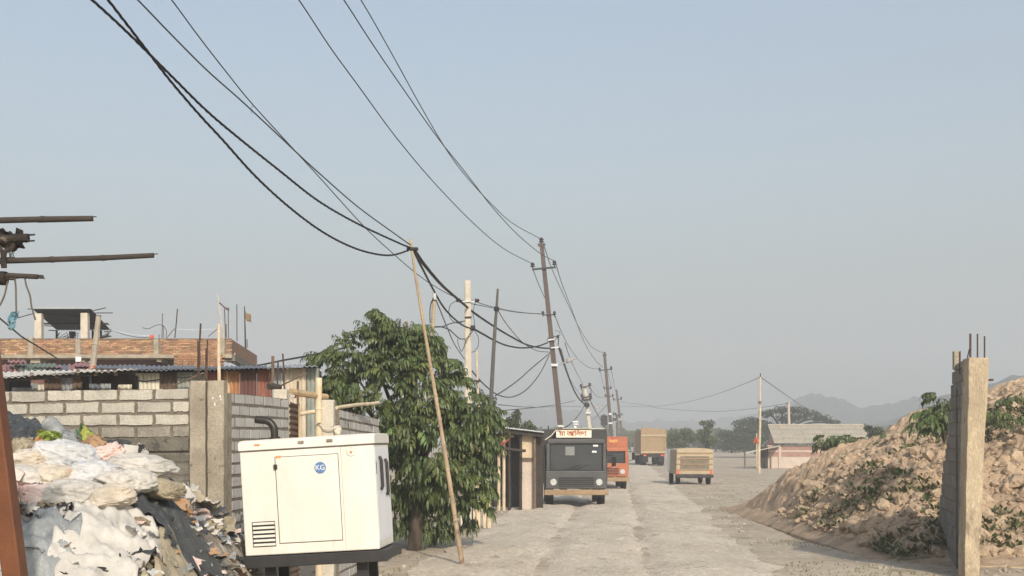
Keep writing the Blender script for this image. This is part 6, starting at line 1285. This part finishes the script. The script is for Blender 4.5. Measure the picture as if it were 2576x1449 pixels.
wallb(1640, 1860, 560, 1500, darkwood_m, 'wall_board', .16, bot=0); wallb(1040, 1285, 600, 1500, darkwood_m, 'wall_board', 1.2, bot=0); wallb(560, 1040, 560, 1500, darkwood_m, 'wall_board', 2.0, bot=0)
for (x, m) in ((735, bamboopale_m), (1000, darkwood_m), (1290, darkwood_m), (1640, wood_m), (865, bamboopale_m)):
    a = at(14, x, 700 if x in (735, 865) else 560, YX - .05); obj('post', bamboo_mb((a.x, YX - .05, 0), a, .05, .045, .5), m, sh)
wallb(720, 1340, 500, 590, darkwood_m, 'hanging_flap', -.1, .05)
wallb(870, 1120, 610, 660, tanwall_m, 'awning_board', .3)
bam(14, 1420, 1000, YX - .5, 780, 920, YX - .5, .045, 'dark bamboo rail in front of the shack opening', bamboodark_m)
bam(14, 440, 205, YX + .5, 900, 205, YX + .5, .04, 'upper pale bamboo lying on the shack roof at the tree edge', bamboopale_m)
bam(14, 600, 310, YX + .2, 890, 312, YX + .2, .035, 'lower pale bamboo lying on the shack roof at the tree edge', bamboopale_m)
a_ = at(14, 560, 205, YX + .4); o = obj('bamboo_prop', bamboo_mb(at(14, 545, 380, YX + .4), a_, .04, .035), bamboopale_m); tag(o, 'short bamboo prop under the pale bamboos on the shack roof', 'bamboo pole')
A_, B_, C1, E1 = at(14, 530, 690, YX - .2), at(14, 1000, 680, YX - .2), at(14, 540, 790, YX - .2), at(14, 980, 740, YX - .2)
o = obj('red_awning', MB().grid(lambda u, v: lerp(lerp(A_, B_, u), lerp(C1, E1, u), v) + V3((0, -.25 * v + .05 * math.sin(u * 14), -.12 * math.sin(math.pi * u) + .03 * noise.noise(V3((u * 9, v * 3, 1))))), 30, 8, thick=(0, .01, 0)), redcloth_m, smooth=True); tag(o, 'faded red cloth awning sagging beside the shack', 'awning')
# palings under the tree
for i, (k, x, y, w_) in enumerate(((12, 1125, 1290, .05), (12, 1245, 1290, .06), (12, 1285, 1330, .09), (12, 1330, 1345, .10), (12, 1455, 1360, .06), (12, 1610, 1335, .06), (12, 1560, 1320, .05), (12, 1400, 1370, .06))):
    a = at(k, x, y, 32); g = MB(); g.prism([(a.x - w_, 32, 0), (a.x + w_, 32, 0), (a.x + w_ * .8, 32, a.z - .05), (a.x, 32, a.z), (a.x - w_ * .9, 32, a.z - .08)], (0, .025, 0)); o = obj('paling', g, sacks['white'] if i in (2, 3) else bamboopale_m)
    tag(o, ['thin leftmost paling under the tree', 'bamboo paling just left of the two broad white palings', 'left one of the two broad white palings under the tree', 'right one of the two broad white palings under the tree', 'bamboo paling in the middle right of the tree foot', 'rightmost bamboo paling nearest the shack', 'short bamboo paling second from the shack', 'low bamboo paling right after the broad white pair'][i], 'paling', 'fence palings under the tree')

# ---------------------------------------------------------------- house with the long pale roof
YN = 100.0
hs_ = thing('house', 'low pink brick house with a long pale cement sheet roof', 'house', (at(5, 1700, 0, YN).x, YN, 0))
r0, r1 = at(5, 1265, 785, YN + 2.2), at(6, 405, 1022, YN + 2.2); e0, e1_ = at(5, 1326, 960, YN), at(6, 470, 1205, YN); e1_.z = e0.z; r1.z = r0.z
nsh = 9; rows = 4
for j in range(rows):
    for i in range(nsh):
        def P(u, v): return lerp(lerp(e0, e1_, u), lerp(r0, r1, u), v)
        u0, u1, v0, v1 = i / nsh, (i + 1) / nsh + .004, j / rows, (j + 1) / rows + .02; q = [P(u0, v0), P(u1, v0), P(u0, v1), P(u1, v1)]
        for p in q: p.z += .012 * (i % 2)
        for p in q[:2]: p.z += .045
        obj('roof_sheet', corr_mb(q[0], q[1], q[2], q[3], .18, .022), roof_barn, hs_)
obj('ridge_cap', MB().tube([r0 + V3((0, 0, .03)), r1 + V3((0, 0, .03))], .09, 8), roof_barn, hs_)
wz = e0.z - .12
wx0, wx1 = at(5, 1262, 0, YN + .4).x, e1_.x - .2
obj('wall', MB().bbox((wx0, YN + .5, 0), (wx1, YN + .75, wz)), plaster_m, hs_)
hb = .09; bm_ = MB().box((0, 0, 0), (.24, .06, .075)).mesh('brick'); nb_ = 0
for r in range(8):
    x = wx0 + .14 + (r % 2) * .13
    while x < wx1 - .1 and nb_ < 300: piece('brick', bm_, pink_m, hs_, (x, YN + .49, wz - .10 - r * hb - (.12 if r > 3 else 0))); nb_ += 1; x += .26
obj('band', MB().bbox((wx0, YN + .44, wz - .52), (wx1, YN + .499, wz - .40)), plaster_m, hs_)
for x in (1380, 1805): p = at(5, x, 0, YN + .4); obj('pilaster', MB().bbox((p.x - .1, YN + .42, 0), (p.x + .1, YN + .499, wz - .02)), plaster_m, hs_)
obj('gable_wall', MB().prism([(r0.x + .3, YN + .76, 0), (r0.x + .3, YN + 4.0, 0), (r0.x + .3, YN + 4.0, wz), (r0.x + .3, YN + 2.2, r0.z - .15), (r0.x + .3, YN + .76, wz)], (.2, 0, 0)), pink_m, hs_)
l0, l1, l2, l3 = at(5, 1030, 1055, YN - 1), at(5, 1375, 985, YN - 1), at(5, 1060, 1040, YN + 1.5), at(5, 1385, 965, YN + 1.5)
obj('porch_roof', corr_mb(l0, l1, l2, l3, .1, .015), tin_pale, hs_)
for x in (1045, 1165, 1290): p = at(5, x, 1060, YN - .9); obj('porch_post', MB().bbox((p.x - .06, YN - .95, 0), (p.x + .06, YN - .83, p.z + .15)), wood_m, hs_)
obj('porch_wall', MB().bbox((at(5, 1190, 0, YN + .3).x, YN + .2, 0), (wx0 - .01, YN + .3, wz - .1)), darkwood_m, hs_)
o = obj('white_post', MB().tube([at(5, 1467, 800, YN + 2.6), at(5, 1460, 565, YN + 2.6)], [.11, .09], 10), plaster_m); tag(o, 'white post rising above the pale roof, a wire at its top', 'post')
obj('wire_hook', MB().tube([at(5, 1462, 572, YN + 2.5), at(5, 1440, 572, YN + 2.5)], .03, 6), darkmetal_m, o)
YM = 85.0
ms = thing('bamboo_mast', 'tall slender bamboo mast with an orange flag left of the house', 'mast', (at(5, 1183, 0, YM).x, YM, 0))
obj('mast', bamboo_mb((at(5, 1182, 0, YM).x, YM, -.1), at(5, 1193, 325, YM), .10, .055, .8, 8, .03), bamboopale_m, ms); obj('tip', MB().tube([at(5, 1193, 330, YM), at(5, 1194, 290, YM)], .035, 6), cable_m, ms); obj('tie', MB().box(at(5, 1187, 567, YM - .08), (.2, .12, .16)), rope_m, ms)
o = obj('flag_stick', MB().tube([at(5, 1160, 1190, YM - 3), at(5, 1157, 860, YM - 3)], .04, 6), bamboopale_m); tag(o, 'short stick with a pointed orange pennant beside the bamboo mast', 'flag')
A_, B_, C1 = at(5, 1156, 862, YM - 3), at(5, 1126, 955, YM - 3), at(5, 1185, 950, YM - 3)
obj('pennant', MB().grid(lambda u, v: lerp(A_, lerp(B_, C1, u), v) + V3((0, .15 * math.sin(u * 8) * v, .05 * math.sin(u * 9 + v * 3) * v)), 14, 10, thick=(0, .006, 0)), flagor_m, o, smooth=True)
wire([at(5, 1193, 325, YM), at(5, 1050, 385, YM + 20), at(5, 870, 455, YM + 42), at(5, 700, 510, YM + 62), at(5, 480, 565, YM + 85), at(5, 250, 600, YM + 100), at(4, 1690, 607, Y3 - 2), at(4, 1420, 600, Y3)], .022, 'long wire sagging from the bamboo mast to the far steel poles', wire_m)
wire([at(5, 1193, 325, YM), at(5, 1280, 385, YM + 10), at(5, 1400, 470, YM + 24), at(5, 1520, 552, YM + 40), at(5, 1600, 605, YM + 55), at(5, 1930, 760, YM + 70)], .028, 'wire falling from the bamboo mast behind the rain tree', wire_m)
wire([at(5, 1460, 572, YN + 2.6), at(5, 1330, 595, YN + 15), at(5, 1180, 618, YN + 28), at(5, 950, 642, YN + 45), at(5, 740, 652, YN + 60), at(5, 450, 640, YN + 75), at(5, 200, 618, YN + 83), at(4, 1700, 595, Y3 - 4), at(4, 1430, 563, Y3)], .022, 'lower wire from the white post to the far steel poles', wire_m)

# ---------------------------------------------------------------- haze
hz = MB().bbox((-1230, -170, -4), (1230, 1530, 110)); hzm = bpy.data.materials.new('haze'); hzm.use_nodes = True; t = hzm.node_tree; t.nodes.clear()
ou = t.nodes.new('ShaderNodeOutputMaterial'); pv = t.nodes.new('ShaderNodeVolumePrincipled'); pv.inputs['Color'].default_value = (.81, .85, .88, 1); pv.inputs['Density'].default_value = HAZE; pv.inputs['Anisotropy'].default_value = 0.2
t.links.new(pv.outputs[0], ou.inputs['Volume']); o = obj('haze', hz, hzm); o['kind'] = 'stuff'; o['label'] = 'thin even morning haze over the whole place'; o['category'] = 'haze'
